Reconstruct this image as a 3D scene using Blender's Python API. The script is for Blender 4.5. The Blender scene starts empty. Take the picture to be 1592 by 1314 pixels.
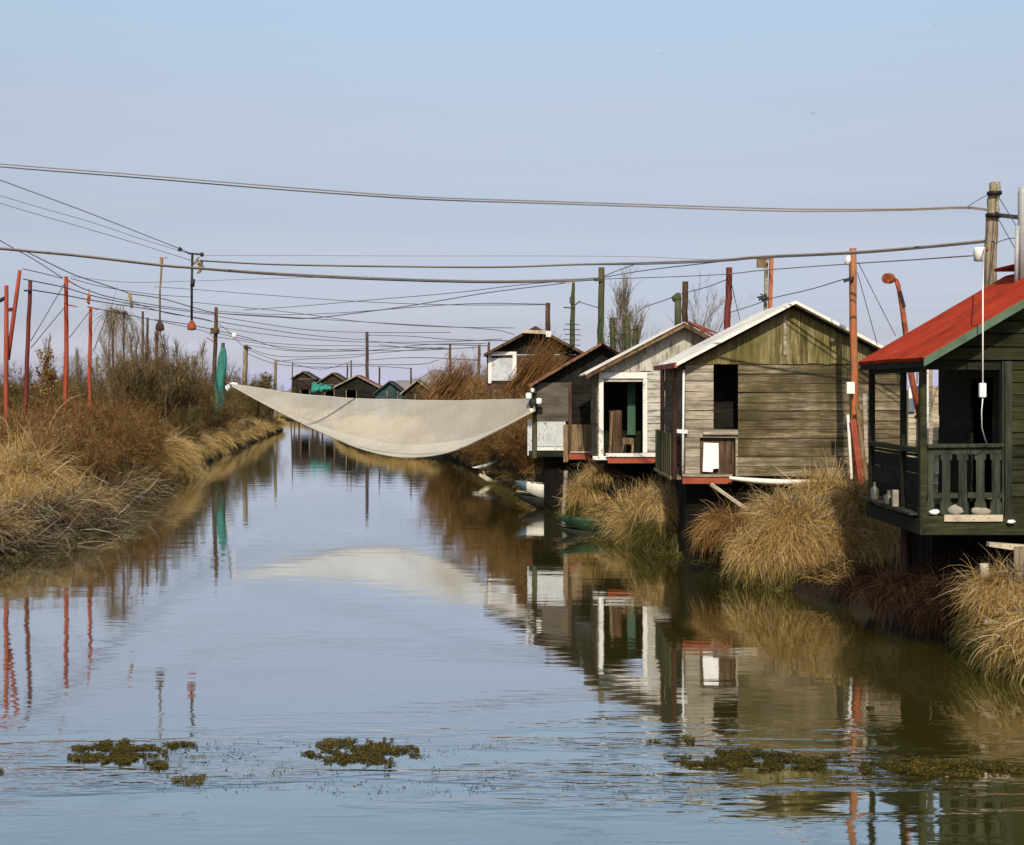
import bpy, math, random
import numpy as np
from mathutils import Vector, Matrix, noise as mnoise
R = random.Random(7)
NR = np.random.default_rng(11)
scene = bpy.context.scene
COL = scene.collection
CAMZ, F, CX, HY = 3.3, 2000.0, 796.0, 605.0      # eye height, focal length and horizon measured from the photograph

def W(px, py, d):
    """world point seen at photo pixel px,py at distance d"""
    return Vector(((px - CX) / F * d, d, CAMZ - (py - HY) / F * d))

def PX(px, d): return (px - CX) / F * d
def PZ(py, d): return CAMZ - (py - HY) / F * d

# ------------------------------------------------------------------ nodes
class NT:
    def __init__(s, tree): s.t = tree
    def n(s, typ, **kw):
        nd = s.t.nodes.new(typ)
        ins = kw.pop('ins', {})
        for k, v in kw.items(): setattr(nd, k, v)
        for k, v in ins.items():
            sock = nd.inputs[k]
            if isinstance(v, bpy.types.NodeSocket): s.t.links.new(v, sock)
            else: sock.default_value = v
        return nd
    def link(s, a, b): s.t.links.new(a, b)
    def ramp(s, fac, stops, interp='LINEAR'):
        nd = s.n('ShaderNodeValToRGB'); cr = nd.color_ramp; cr.interpolation = interp
        while len(cr.elements) < len(stops): cr.elements.new(0.5)
        for e, (p, c) in zip(cr.elements, stops):
            e.position = p
            e.color = (c, c, c, 1) if isinstance(c, (int, float)) else (*c, 1)
        s.link(fac, nd.inputs[0]); return nd.outputs[0]
    def mix(s, fac, a, b, mode='MIX'):
        nd = s.n('ShaderNodeMix', data_type='RGBA', blend_type=mode)
        for sock, v in ((nd.inputs[0], fac), (nd.inputs[6], a), (nd.inputs[7], b)):
            if isinstance(v, bpy.types.NodeSocket): s.link(v, sock)
            elif isinstance(v, (int, float)): sock.default_value = v if sock.type == 'VALUE' else (v, v, v, 1)
            else: sock.default_value = (*v, 1)
        return nd.outputs[2]
    def math(s, op, a, b=0.0, c=0.0):
        nd = s.n('ShaderNodeMath', operation=op)
        for i, v in enumerate((a, b, c)):
            if isinstance(v, bpy.types.NodeSocket): s.link(v, nd.inputs[i])
            else: nd.inputs[i].default_value = v
        return nd.outputs[0]
    def noise(s, vec, scale, detail=4, rough=0.55, dist=0.0):
        nd = s.n('ShaderNodeTexNoise', ins={'Scale': scale, 'Detail': detail, 'Roughness': rough, 'Distortion': dist})
        s.link(vec, nd.inputs['Vector']); return nd.outputs['Fac']
    def mapping(s, vec, scale=(1, 1, 1), loc=(0, 0, 0)):
        nd = s.n('ShaderNodeMapping', ins={'Scale': scale})
        if isinstance(loc, bpy.types.NodeSocket): s.link(loc, nd.inputs['Location'])
        else: nd.inputs['Location'].default_value = loc
        s.link(vec, nd.inputs['Vector']); return nd.outputs[0]

def new_mat(name):
    m = bpy.data.materials.new(name); m.use_nodes = True
    m.node_tree.nodes.clear()
    t = NT(m.node_tree)
    out = t.n('ShaderNodeOutputMaterial')
    return m, t, out

def finish(t, out, color, rough=0.85, height=None, bump=0.3, bdist=0.02, spec=0.25, metallic=0.0):
    b = t.n('ShaderNodeBsdfPrincipled', ins={'Metallic': metallic, 'Specular IOR Level': spec})
    if isinstance(color, bpy.types.NodeSocket): t.link(color, b.inputs['Base Color'])
    else: b.inputs['Base Color'].default_value = (*color, 1)
    if isinstance(rough, bpy.types.NodeSocket): t.link(rough, b.inputs['Roughness'])
    else: b.inputs['Roughness'].default_value = rough
    if height is not None:
        bp = t.n('ShaderNodeBump', ins={'Strength': bump, 'Distance': bdist})
        t.link(height, bp.inputs['Height']); t.link(bp.outputs[0], b.inputs['Normal'])
    t.link(b.outputs[0], out.inputs['Surface'])
    return b

def mat_wood(name, dark, mid, light, grain='h', stain=None, stain_amt=0.5, stain_scale=0.9, wear=None, wear_amt=0.5, seed=0.0):
    """weathered boards: long grain, a different tone for each board, stains and worn paint with shapes of their own"""
    m, t, out = new_mat(name)
    co = t.n('ShaderNodeTexCoord').outputs['Object']
    rn = t.n('ShaderNodeAttribute', attribute_name='rnd').outputs['Fac']
    off = t.n('ShaderNodeCombineXYZ')
    o = t.math('MULTIPLY', rn, 37.0); o2 = t.math('ADD', o, seed)
    for i in range(3): t.link(o2, off.inputs[i])
    sc = {'h': (0.7, 9, 13), 'v': (13, 9, 0.7), 'd': (9, 0.7, 13)}[grain]
    v = t.mapping(co, sc, off.outputs[0])
    g = t.noise(v, 2.2, 6, 0.65, 0.4)
    fine = t.noise(t.mapping(co, tuple(q * 4 for q in sc), off.outputs[0]), 2.0, 3, 0.6)
    blot = t.noise(t.mapping(co, (1.6, 1.6, 1.6), off.outputs[0]), 1.6, 5, 0.6)
    gg = t.math('ADD', t.math('MULTIPLY', g, 0.6), t.math('MULTIPLY', blot, 0.4))
    gg = t.math('ADD', gg, t.math('MULTIPLY', t.math('SUBTRACT', rn, 0.5), 0.10))
    c = t.ramp(gg, [(0.30, dark), (0.47, mid), (0.66, light)])
    c = t.mix(0.7, c, t.ramp(fine, [(0.36, 0.35), (0.58, 1.0)]), 'MULTIPLY')
    strk = t.noise(t.mapping(co, {'h': (0.35, 3, 5), 'v': (5, 3, 0.35), 'd': (5, 0.35, 3)}[grain], off.outputs[0]), 1.3, 4, 0.7, 0.6)
    c = t.mix(0.75, c, t.ramp(strk, [(0.38, 0.32), (0.52, 1.0)]), 'MULTIPLY')
    if wear:
        wv = t.noise(t.mapping(co, tuple(0.35 * q + 0.6 for q in sc), off.outputs[0]), 1.8, 6, 0.68)
        wf = t.ramp(wv, [(0.62 - 0.3 * wear_amt, 1.0), (0.72 - 0.3 * wear_amt, 0.0)])
        c = t.mix(wf, c, t.mix(0.35, wear, t.ramp(fine, [(0.3, 0.55), (0.6, 1.0)]), 'MULTIPLY'))
    if stain:
        sv = t.noise(t.mapping(co, (1, 1, 0.5 if grain == 'v' else 1)), stain_scale, 5, 0.6)
        sf = t.math('MULTIPLY', t.ramp(sv, [(0.42, 0.0), (0.62, 1.0)]), stain_amt)
        c = t.mix(sf, c, stain)
    finish(t, out, c, 0.9, t.math('ADD', g, t.math('MULTIPLY', fine, 0.5)), 0.55, 0.012, 0.15)
    return m

def mat_paint(name, base, chip=None, amt=0.3, scale=3.0, rough=0.6, var=0.15, stretch=(1, 1, 1), spec=0.3):
    m, t, out = new_mat(name)
    co = t.n('ShaderNodeTexCoord').outputs['Object']
    v = t.mapping(co, stretch)
    a = t.noise(v, scale, 6, 0.65)
    b = t.noise(v, scale * 6, 4, 0.6)
    dk = tuple(x * (1 - 2.2 * var) for x in base); lt = tuple(min(1, x * (1 + 1.2 * var)) for x in base)
    c = t.ramp(a, [(0.3, dk), (0.5, base), (0.7, lt)])
    if chip:
        cf = t.ramp(t.math('ADD', t.math('MULTIPLY', a, 0.6), t.math('MULTIPLY', b, 0.4)), [(0.66 - 0.3 * amt, 0.0), (0.70 - 0.3 * amt, 1.0)])
        c = t.mix(cf, c, chip)
    rr = t.ramp(b, [(0.3, rough - 0.12), (0.7, min(1, rough + 0.15))])
    finish(t, out, c, rr, b, 0.35, 0.01, spec)
    return m

def mat_plant(name, stops, rough=0.8, trans=0.25):
    """each blade or twig has its own tone from the 'rnd' attribute; thin parts let some light through"""
    m, t, out = new_mat(name)
    rn = t.n('ShaderNodeAttribute', attribute_name='rnd').outputs['Fac']
    pos = t.n('ShaderNodeNewGeometry').outputs['Position']
    patch = t.noise(pos, 0.55, 4, 0.6)
    f = t.math('ADD', rn, t.math('MULTIPLY', t.math('SUBTRACT', patch, 0.5), 0.9))
    c = t.ramp(f, stops)
    d = t.n('ShaderNodeBsdfPrincipled', ins={'Roughness': rough, 'Specular IOR Level': 0.15})
    t.link(c, d.inputs['Base Color'])
    tr = t.n('ShaderNodeBsdfTranslucent'); t.link(c, tr.inputs['Color'])
    mx = t.n('ShaderNodeMixShader', ins={0: trans})
    t.link(d.outputs[0], mx.inputs[1]); t.link(tr.outputs[0], mx.inputs[2])
    t.link(mx.outputs[0], out.inputs['Surface'])
    return m

# ------------------------------------------------------------------ objects
def tag(o, label=None, cat=None, group=None, kind=None):
    if label: o['label'] = label
    if cat: o['category'] = cat
    if group: o['group'] = group
    if kind: o['kind'] = kind
    return o

def empty(name, loc, label, cat, group=None):
    o = bpy.data.objects.new(name, None); COL.objects.link(o)
    o.empty_display_size = 0.2; o.location = loc
    return tag(o, label, cat, group)

def copy_thing(o, loc, rz=None, sc=None, label=None, name=None):
    c = o.copy(); COL.objects.link(c); c.location = loc
    if rz is not None: c.rotation_euler.z = rz
    if sc is not None: c.scale = sc
    if label: c['label'] = label
    for ch in list(o.children):
        k = ch.copy(); COL.objects.link(k); k.parent = c
        for g in list(ch.children):
            q = g.copy(); COL.objects.link(q); q.parent = k
    return c

def origin(o):
    v = Vector((0, 0, 0))
    while o is not None: v = v + Vector(o.location); o = o.parent
    return v

def link_mesh(name, me, mats, parent=None, base=None):
    if not isinstance(mats, (list, tuple)): mats = [mats]
    for m in mats: me.materials.append(m)
    o = bpy.data.objects.new(name, me); COL.objects.link(o)
    if parent is not None:
        me.transform(Matrix.Translation(-origin(parent))); o.parent = parent
    elif base is not None:
        me.transform(Matrix.Translation(-Vector(base))); o.location = base
    return o

class MB:
    def __init__(s): s.v, s.f, s.r, s.sm = [], [], [], []
    def poly(s, vs, faces, rnd=None, smooth=False):
        rnd = R.random() if rnd is None else rnd
        k = len(s.v); s.v += [tuple(p) for p in vs]
        for f in faces:
            s.f.append([i + k for i in f]); s.r.append(rnd); s.sm.append(smooth)
        return s
    def plate(s, O, u, v, cs, th, rnd=None, shift=0.0):
        """flat polygon with corners cs in the u,v plane at O, given the thickness th towards u x v"""
        O, u, v = Vector(O), Vector(u).normalized(), Vector(v).normalized(); n = u.cross(v)
        a = [O + u * c[0] + v * c[1] + n * shift for c in cs]; b = [p + n * th for p in a]; k = len(cs)
        return s.poly(b + a, [list(range(k)), list(range(2 * k - 1, k - 1, -1))] + [[i, i + k, (i + 1) % k + k, (i + 1) % k] for i in range(k)], rnd)
    def box(s, x0, x1, y0, y1, z0, z1, rnd=None):
        vs = [(x, y, z) for z in (z0, z1) for y in (y0, y1) for x in (x0, x1)]
        return s.poly(vs, [(0, 2, 3, 1), (4, 5, 7, 6), (0, 1, 5, 4), (2, 6, 7, 3), (0, 4, 6, 2), (1, 3, 7, 5)], rnd)
    def beam(s, a, b, w, h, rnd=None, up=(0, 0, 1), taper=1.0):
        a, b = Vector(a), Vector(b); d = (b - a).normalized(); up = Vector(up)
        if abs(d.dot(up)) > 0.98: up = Vector((0, 1, 0))
        x = d.cross(up).normalized(); y = x.cross(d).normalized()
        vs = []
        for p, q in ((a, 1), (b, taper)):
            for sx, sy in ((-1, -1), (1, -1), (1, 1), (-1, 1)): vs.append(p + x * sx * w / 2 * q + y * sy * h / 2 * q)
        return s.poly(vs, [(3, 2, 1, 0), (4, 5, 6, 7), (0, 1, 5, 4), (1, 2, 6, 5), (2, 3, 7, 6), (3, 0, 4, 7)], rnd)
    def tube(s, pts, rad, n=8, rnd=None, cap=True):
        pts = [Vector(p) for p in pts]; rad = rad if isinstance(rad, (list, tuple)) else [rad] * len(pts)
        vs = []; prev = None
        for i, p in enumerate(pts):
            d = (pts[min(i + 1, len(pts) - 1)] - pts[max(i - 1, 0)]).normalized()
            if prev is None: prev = d.cross(Vector((0, 0, 1)) if abs(d.z) < 0.9 else Vector((1, 0, 0))).normalized()
            x = (prev - d * prev.dot(d)).normalized(); prev = x; y = d.cross(x)
            for k in range(n):
                a = 2 * math.pi * k / n; vs.append(p + (x * math.cos(a) + y * math.sin(a)) * rad[i])
        m = len(pts)
        fs = [(i * n + k, i * n + (k + 1) % n, (i + 1) * n + (k + 1) % n, (i + 1) * n + k) for i in range(m - 1) for k in range(n)]
        rnd = R.random() if rnd is None else rnd
        s.poly(vs, fs, rnd, True)
        if cap:
            k = len(s.v) - len(vs)
            for f in (list(range(n))[::-1], [(m - 1) * n + i for i in range(n)]):
                s.f.append([i + k for i in f]); s.r.append(rnd); s.sm.append(False)
        return s
    def lathe(s, c, prof, n=16, rnd=None):
        """profile of (radius, height) turned round the vertical through c"""
        c = Vector(c)
        return s.tube([c + Vector((0, 0, z)) for r, z in prof], [max(r, 1e-4) for r, z in prof], n, rnd)
    def build(s, name, mat, parent=None, base=None, bevel=0.0):
        me = bpy.data.meshes.new(name); me.from_pydata(s.v, [], s.f); me.validate()
        if len(me.polygons) == len(s.f):
            a = me.attributes.new('rnd', 'FLOAT', 'FACE'); a.data.foreach_set('value', s.r)
            me.polygons.foreach_set('use_smooth', s.sm)
        me.update()
        o = link_mesh(name, me, mat, parent, base)
        if bevel:
            b = o.modifiers.new('bevel', 'BEVEL'); b.width = bevel; b.segments = 1; b.limit_method = 'ANGLE'
        return o

def minus(a, b, holes):
    segs = [(a, b)]
    for h0, h1 in holes:
        nx = []
        for s0, s1 in segs:
            if h1 <= s0 or h0 >= s1: nx.append((s0, s1)); continue
            if h0 > s0: nx.append((s0, h0))
            if h1 < s1: nx.append((h1, s1))
        segs = nx
    return segs

def hboards(mb, O, u, w, z0, z1, board=0.17, th=0.028, holes=(), clip=None, split=True, sag=0.008, g=0.006):
    """horizontal boarding from O along u, boards butted, lapped a little and not quite true; clip(z)->(u0,u1)"""
    v = Vector((0, 0, 1)); z = z0; row = 0
    while z < z1 - 0.02:
        zt = min(z + board * R.uniform(0.92, 1.08), z1); zc = (z + zt) / 2
        a0, a1, b0, b1 = 0.0, w, 0.0, w
        if clip: (a0, a1), (b0, b1) = clip(z), clip(zt)
        hs = [(h[0], h[1]) for h in holes if h[2] < zc < h[3]]
        lo, hi = min(a0, b0), max(a1, b1)
        cuts = [lo]
        if split:
            p = lo + R.uniform(1.2, 4.5)
            while p < hi - 0.4: cuts.append(p); p += R.uniform(1.8, 3.6)
        cuts.append(hi)
        for c0, c1 in zip(cuts, cuts[1:]):
            for s0, s1 in minus(c0, c1, hs):
                if s1 - s0 < 0.02: continue
                e0, e1 = (R.uniform(-sag, sag) for _ in range(2))
                q = [(s0 + (a0 - lo if s0 == lo else 0) + 0.002, z + g + e0), (s1 - (hi - a1 if s1 == hi else 0) - 0.002, z + g + e1),
                     (s1 - (hi - b1 if s1 == hi else 0) - 0.002, zt - g + 0.001 + e1), (s0 + (b0 - lo if s0 == lo else 0) + 0.002, zt - g + 0.001 + e0)]
                mb.plate(O, u, v, q, th + R.uniform(-0.006, 0.008), None, R.uniform(-0.004, 0.006))
        z = zt; row += 1

def vboards(mb, O, u, w, zlo, ztop, board=0.16, th=0.026, rag=0.0, gap=False):
    """vertical boarding; ztop(u) gives the height of the upper edge, zlo(u) the lower"""
    p = 0.0
    while p < w - 0.01:
        q = min(p + board * R.uniform(0.85, 1.15), w)
        lo = zlo + R.uniform(-rag, rag)
        t0, t1 = ztop(p + 0.002), ztop(q - 0.002)
        if max(t0, t1) > lo + 0.02:
            mid = None
            e = 0.003 if gap else -0.002
            cs = [(p + e, lo), (q - e, lo), (q - e, max(t1, lo + 0.005)), (p + e, max(t0, lo + 0.005))]
            mb.plate(O, u, (0, 0, 1), cs, th + R.uniform(-0.005, 0.008), None, R.uniform(-0.003, 0.005))
        p = q

def bulk_mesh(name, V, Fq, rnd, mat, parent=None, base=None):
    """numpy quads -> mesh with one 'rnd' per face"""
    me = bpy.data.meshes.new(name); nv, nf = len(V), len(Fq)
    me.vertices.add(nv); me.vertices.foreach_set('co', np.ascontiguousarray(V, dtype=np.float32).ravel())
    me.loops.add(nf * 4); me.loops.foreach_set('vertex_index', np.ascontiguousarray(Fq, dtype=np.int32).ravel())
    me.polygons.add(nf)
    me.polygons.foreach_set('loop_start', np.arange(0, nf * 4, 4, dtype=np.int32))
    a = me.attributes.new('rnd', 'FLOAT', 'FACE'); a.data.foreach_set('value', np.ascontiguousarray(rnd, dtype=np.float32))
    me.update(calc_edges=True)
    return link_mesh(name, me, mat, parent, base)

def ribbons(root, dirn, length, width, droop, rnd, segs=3, curl=0.15, gravity=(0, 0, -1), tip=0.15):
    """curved tapering blades: returns verts, quads, rnd and the centre lines (N, segs+1, 3)"""
    N = len(root); root = np.asarray(root, float); d = np.asarray(dirn, float)
    d = d / np.linalg.norm(d, axis=1, keepdims=True)
    g = np.asarray(gravity, float); cl = np.zeros((N, segs + 1, 3)); cl[:, 0] = root
    step = (np.asarray(length) / segs)[:, None]
    side = NR.normal(size=(N, 3)) * curl
    for k in range(segs):
        d = d + (g * np.asarray(droop)[:, None] + side) / segs * (0.5 + k / segs)
        d = d / np.linalg.norm(d, axis=1, keepdims=True)
        cl[:, k + 1] = cl[:, k] + d * step
    az = NR.uniform(0, 2 * np.pi, N)
    wv = np.stack([np.cos(az), np.sin(az), NR.uniform(-0.3, 0.3, N)], 1)
    wv -= d * (wv * d).sum(1, keepdims=True); wv /= np.linalg.norm(wv, axis=1, keepdims=True) + 1e-9
    tp = np.linspace(1, tip, segs + 1)
    half = wv[:, None, :] * (np.asarray(width)[:, None] * tp[None, :])[:, :, None] / 2
    V = np.stack([cl - half, cl + half], 2).reshape(N, (segs + 1) * 2, 3)
    i = np.arange(segs) * 2
    q = np.stack([i, i + 1, i + 3, i + 2], 1)
    Fq = (q[None] + (np.arange(N) * (segs + 1) * 2)[:, None, None]).reshape(-1, 4)
    return V.reshape(-1, 3), Fq, np.repeat(rnd, segs), cl

class Bulk:
    def __init__(s): s.V, s.F, s.r, s.n = [], [], [], 0
    def add(s, V, Fq, r): s.V.append(V); s.F.append(Fq + s.n); s.r.append(r); s.n += len(V)
    def rib(s, *a, **k):
        V, Fq, r, cl = ribbons(*a, **k); s.add(V, Fq, r); return cl
    def leaves(s, c, size, rnd, flat=1.0):
        N = len(c); a = NR.normal(size=(N, 3)) * np.array([1, 1, flat]); a /= np.linalg.norm(a, axis=1, keepdims=True)
        b = NR.normal(size=(N, 3)) * np.array([1, 1, flat]); b -= a * (a * b).sum(1, keepdims=True); b /= np.linalg.norm(b, axis=1, keepdims=True)
        a = a * np.asarray(size)[:, None]; b = b * np.asarray(size)[:, None] * 0.5
        V = np.stack([c - a, c + b, c + a, c - b], 1).reshape(-1, 3)
        s.add(V, np.arange(N * 4).reshape(N, 4), rnd)
    def build(s, name, mat, parent=None, base=None):
        return bulk_mesh(name, np.concatenate(s.V), np.concatenate(s.F), np.clip(np.concatenate(s.r), 0, 1), mat, parent, base)

#@@MATERIALS
M = {}
M['wood_grey'] = mat_wood('weathered grey boards', (0.040, 0.029, 0.016), (0.16, 0.125, 0.076), (0.42, 0.35, 0.25), 'h', (0.045, 0.040, 0.014), 0.75, 0.9)
M['wood_pale'] = mat_wood('sun bleached boards', (0.13, 0.105, 0.075), (0.36, 0.315, 0.245), (0.56, 0.51, 0.43), 'h', (0.16, 0.14, 0.10), 0.4, 0.8)
M['wood_gable'] = mat_wood('mossy vertical boards', (0.045, 0.038, 0.012), (0.15, 0.125, 0.045), (0.36, 0.31, 0.18), 'v', (0.09, 0.085, 0.025), 0.6, 1.0)
M['wood_white_h'] = mat_wood('flaking white boards', (0.12, 0.10, 0.08), (0.25, 0.23, 0.2), (0.4, 0.38, 0.34), 'h', (0.2, 0.18, 0.14), 0.3, 1.3, (0.50, 0.48, 0.43), 0.42)
M['wood_white_v'] = mat_wood('flaking white gable', (0.12, 0.10, 0.08), (0.26, 0.24, 0.2), (0.42, 0.4, 0.36), 'v', (0.14, 0.115, 0.06), 0.5, 1.4, (0.50, 0.485, 0.44), 0.42, 5)
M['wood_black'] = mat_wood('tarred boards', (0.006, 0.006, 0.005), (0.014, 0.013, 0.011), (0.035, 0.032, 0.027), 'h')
M['wood_black_v'] = mat_wood('tarred gable', (0.006, 0.006, 0.005), (0.013, 0.013, 0.011), (0.03, 0.028, 0.022), 'v')
M['wood_far'] = mat_wood('dark brown hut boards', (0.012, 0.009, 0.007), (0.035, 0.024, 0.017), (0.08, 0.055, 0.04), 'h')
M['wood_cream'] = mat_wood('cream fence boards', (0.22, 0.17, 0.11), (0.50, 0.42, 0.31), (0.68, 0.62, 0.52), 'h')
M['underfloor_shade'] = mat_wood('pitch black boards', (0.002, 0.002, 0.0015), (0.004, 0.0035, 0.0025), (0.010, 0.008, 0.005), 'v')  # near-black tones stand in for the shade beneath the huts
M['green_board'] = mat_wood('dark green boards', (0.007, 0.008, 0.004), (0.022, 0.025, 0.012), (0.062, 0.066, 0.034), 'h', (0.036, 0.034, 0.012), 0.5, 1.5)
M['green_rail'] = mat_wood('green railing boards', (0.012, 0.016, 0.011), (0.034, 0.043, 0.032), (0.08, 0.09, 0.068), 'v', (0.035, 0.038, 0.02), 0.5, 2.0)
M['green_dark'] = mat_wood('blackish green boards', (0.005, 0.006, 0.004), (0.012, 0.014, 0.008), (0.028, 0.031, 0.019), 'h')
M['wood_post'] = mat_wood('grey pole wood', (0.09, 0.07, 0.045), (0.25, 0.20, 0.13), (0.42, 0.36, 0.26), 'v')
M['wood_brown'] = mat_wood('brown post wood', (0.03, 0.018, 0.012), (0.085, 0.05, 0.032), (0.17, 0.11, 0.075), 'v')
M['wood_tan'] = mat_wood('tan boards', (0.07, 0.045, 0.022), (0.19, 0.125, 0.065), (0.33, 0.25, 0.15), 'v')
M['wood_dark_post'] = mat_wood('dark red brown post', (0.012, 0.007, 0.006), (0.03, 0.014, 0.011), (0.065, 0.03, 0.022), 'v')
M['wood_green_post'] = mat_wood('mossy green pole', (0.018, 0.028, 0.012), (0.045, 0.065, 0.03), (0.11, 0.12, 0.06), 'v', (0.12, 0.08, 0.04), 0.5, 0.8)
M['red_beam'] = mat_paint('oxide red beam', (0.26, 0.055, 0.028), (0.10, 0.05, 0.035), 0.2, 3, 0.75, 0.2)
M['red_pole'] = mat_paint('red pole paint', (0.27, 0.043, 0.018), (0.15, 0.07, 0.04), 0.38, 2.5, 0.65, 0.25, (4, 4, 0.6))
M['dark_red_pole'] = mat_paint('dark red pole paint', (0.11, 0.016, 0.012), (0.06, 0.025, 0.018), 0.35, 2.5, 0.65, 0.25, (4, 4, 0.6))
M['orange_pole'] = mat_paint('orange pole paint', (0.37, 0.115, 0.038), (0.20, 0.11, 0.06), 0.5, 2.2, 0.7, 0.22, (4, 4, 0.5))
M['rust'] = mat_paint('rusted pipe', (0.28, 0.07, 0.028), (0.11, 0.04, 0.025), 0.35, 6, 0.8, 0.3)
M['red_roof'] = mat_paint('red roofing sheet', (0.36, 0.036, 0.010), (0.40, 0.14, 0.08), 0.10, 2.2, 0.8, 0.2, (1, 1, 1), 0.08)
M['white_roof'] = mat_paint('white roof sheet', (0.68, 0.655, 0.60), (0.34, 0.27, 0.19), 0.12, 1.3, 0.7, 0.12, (1, 0.35, 1))
M['brown_roof'] = mat_paint('red brown roof sheet', (0.20, 0.055, 0.035), (0.10, 0.05, 0.035), 0.25, 1.8, 0.8, 0.25)
M['grey_roof'] = mat_paint('grey roof sheet', (0.13, 0.115, 0.10), (0.22, 0.19, 0.15), 0.2, 1.8, 0.85, 0.25)
M['dark_roof'] = mat_paint('dark roof felt', (0.035, 0.03, 0.027), (0.10, 0.085, 0.07), 0.15, 1.8, 0.85, 0.3)
M['green_trim'] = mat_paint('green trim paint', (0.07, 0.115, 0.075), (0.03, 0.04, 0.03), 0.15, 3, 0.7, 0.2)
M['white_paint'] = mat_paint('white paint', (0.64, 0.64, 0.62), (0.30, 0.26, 0.20), 0.32, 4, 0.6, 0.06)
M['white_clean'] = mat_paint('clean white', (0.74, 0.73, 0.71), (0.45, 0.41, 0.34), 0.14, 5, 0.6, 0.06)
M['white_blue'] = mat_paint('bluish white sheet', (0.44, 0.47, 0.50), (0.22, 0.18, 0.14), 0.32, 3, 0.7, 0.15, (2, 2, 0.8))
M['grey_board'] = mat_paint('grey weathered sheet', (0.085, 0.072, 0.056), (0.27, 0.25, 0.22), 0.2, 1.6, 0.8, 0.35, (0.6, 1, 3))
M['steel'] = mat_paint('galvanised pipe', (0.33, 0.345, 0.36), (0.24, 0.22, 0.2), 0.25, 5, 0.45, 0.08)
M['cable'] = mat_paint('cable sheath', (0.20, 0.175, 0.155), None, 0, 2, 0.7, 0.1)
M['cable_dark'] = mat_paint('dark wire', (0.075, 0.07, 0.075), None, 0, 2, 0.7, 0.1)
M['black_iron'] = mat_paint('black iron', (0.012, 0.012, 0.012), (0.05, 0.03, 0.02), 0.15, 6, 0.6, 0.2)
M['brown_rope'] = mat_paint('old rope', (0.24, 0.16, 0.075), (0.12, 0.08, 0.04), 0.3, 14, 0.9, 0.3)
M['teal_net'] = mat_paint('teal furled net', (0.026, 0.165, 0.145), (0.015, 0.075, 0.07), 0.4, 2.2, 0.75, 0.3, (3, 3, 0.8))
M['teal_dark'] = mat_paint('teal hut boards', (0.022, 0.05, 0.055), (0.05, 0.07, 0.07), 0.2, 1.5, 0.8, 0.3)
M['boat_white'] = mat_paint('boat white', (0.80, 0.77, 0.68), (0.42, 0.37, 0.28), 0.15, 4, 0.5, 0.08)
M['boat_blue'] = mat_paint('boat blue', (0.09, 0.16, 0.22), None, 0, 4, 0.5, 0.15)
M['boat_dark'] = mat_paint('boat dark bottom', (0.02, 0.022, 0.02), None, 0, 4, 0.6, 0.2)
M['boat_green'] = mat_paint('green punt', (0.015, 0.045, 0.02), (0.03, 0.03, 0.02), 0.2, 3, 0.6, 0.3)
M['curtain'] = mat_paint('green curtain', (0.05, 0.105, 0.075), None, 0, 5, 0.9, 0.2, (6, 6, 0.5))
M['stone'] = mat_paint('pale stones', (0.27, 0.245, 0.20), (0.2, 0.18, 0.15), 0.2, 9, 0.9, 0.15)
M['driftwood'] = mat_paint('pale driftwood', (0.42, 0.36, 0.27), (0.2, 0.16, 0.11), 0.25, 7, 0.9, 0.2)
M['bird'] = mat_paint('bird feathers', (0.10, 0.11, 0.13), None, 0, 5, 0.8, 0.2)
M['bottle'] = mat_paint('dull bottle', (0.07, 0.07, 0.05), None, 0, 5, 0.4, 0.2)
M['straw'] = mat_plant('dry straw grass', [(0.0, (0.07, 0.040, 0.013)), (0.3, (0.25, 0.150, 0.042)), (0.6, (0.52, 0.345, 0.115)), (1.0, (0.72, 0.56, 0.29))], trans=0.35)
M['straw_brown'] = mat_plant('brown grass', [(0.0, (0.05, 0.025, 0.010)), (0.4, (0.15, 0.072, 0.024)), (0.75, (0.28, 0.15, 0.05)), (1.0, (0.42, 0.28, 0.12))])
M['twig_red'] = mat_plant('russet twigs', [(0.0, (0.04, 0.019, 0.008)), (0.4, (0.115, 0.056, 0.020)), (0.75, (0.23, 0.125, 0.045)), (1.0, (0.40, 0.27, 0.115))], trans=0.15)
M['twig_olive'] = mat_plant('olive brown twigs', [(0.0, (0.03, 0.021, 0.009)), (0.4, (0.085, 0.060, 0.022)), (0.75, (0.18, 0.125, 0.046)), (1.0, (0.33, 0.235, 0.10))], trans=0.15)
M['twig_grey'] = mat_plant('grey twigs', [(0.0, (0.05, 0.04, 0.03)), (0.5, (0.14, 0.11, 0.08)), (1.0, (0.33, 0.28, 0.21))], trans=0.1)
M['leaf_dark'] = mat_plant('dark evergreen leaves', [(0.0, (0.010, 0.014, 0.006)), (0.5, (0.030, 0.036, 0.014)), (1.0, (0.085, 0.085, 0.030))])
M['ivy'] = mat_plant('ivy leaves', [(0.0, (0.03, 0.038, 0.01)), (0.5, (0.085, 0.09, 0.025)), (1.0, (0.17, 0.15, 0.05))])
M['green_grass'] = mat_plant('green wet grass', [(0.0, (0.035, 0.035, 0.010)), (0.5, (0.095, 0.095, 0.025)), (1.0, (0.23, 0.19, 0.06))])
M['shade_reed'] = mat_plant('reeds in shade tones', [(0.0, (0.006, 0.003, 0.002)), (0.5, (0.020, 0.009, 0.005)), (1.0, (0.060, 0.030, 0.014))], trans=0.1)  # near-black reed tones: the shade by the hut is put into the colour
M['dead_reed'] = mat_plant('dead grey reeds', [(0.0, (0.03, 0.022, 0.014)), (0.4, (0.11, 0.082, 0.052)), (0.8, (0.29, 0.235, 0.16)), (1.0, (0.48, 0.41, 0.30))], trans=0.1)
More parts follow.
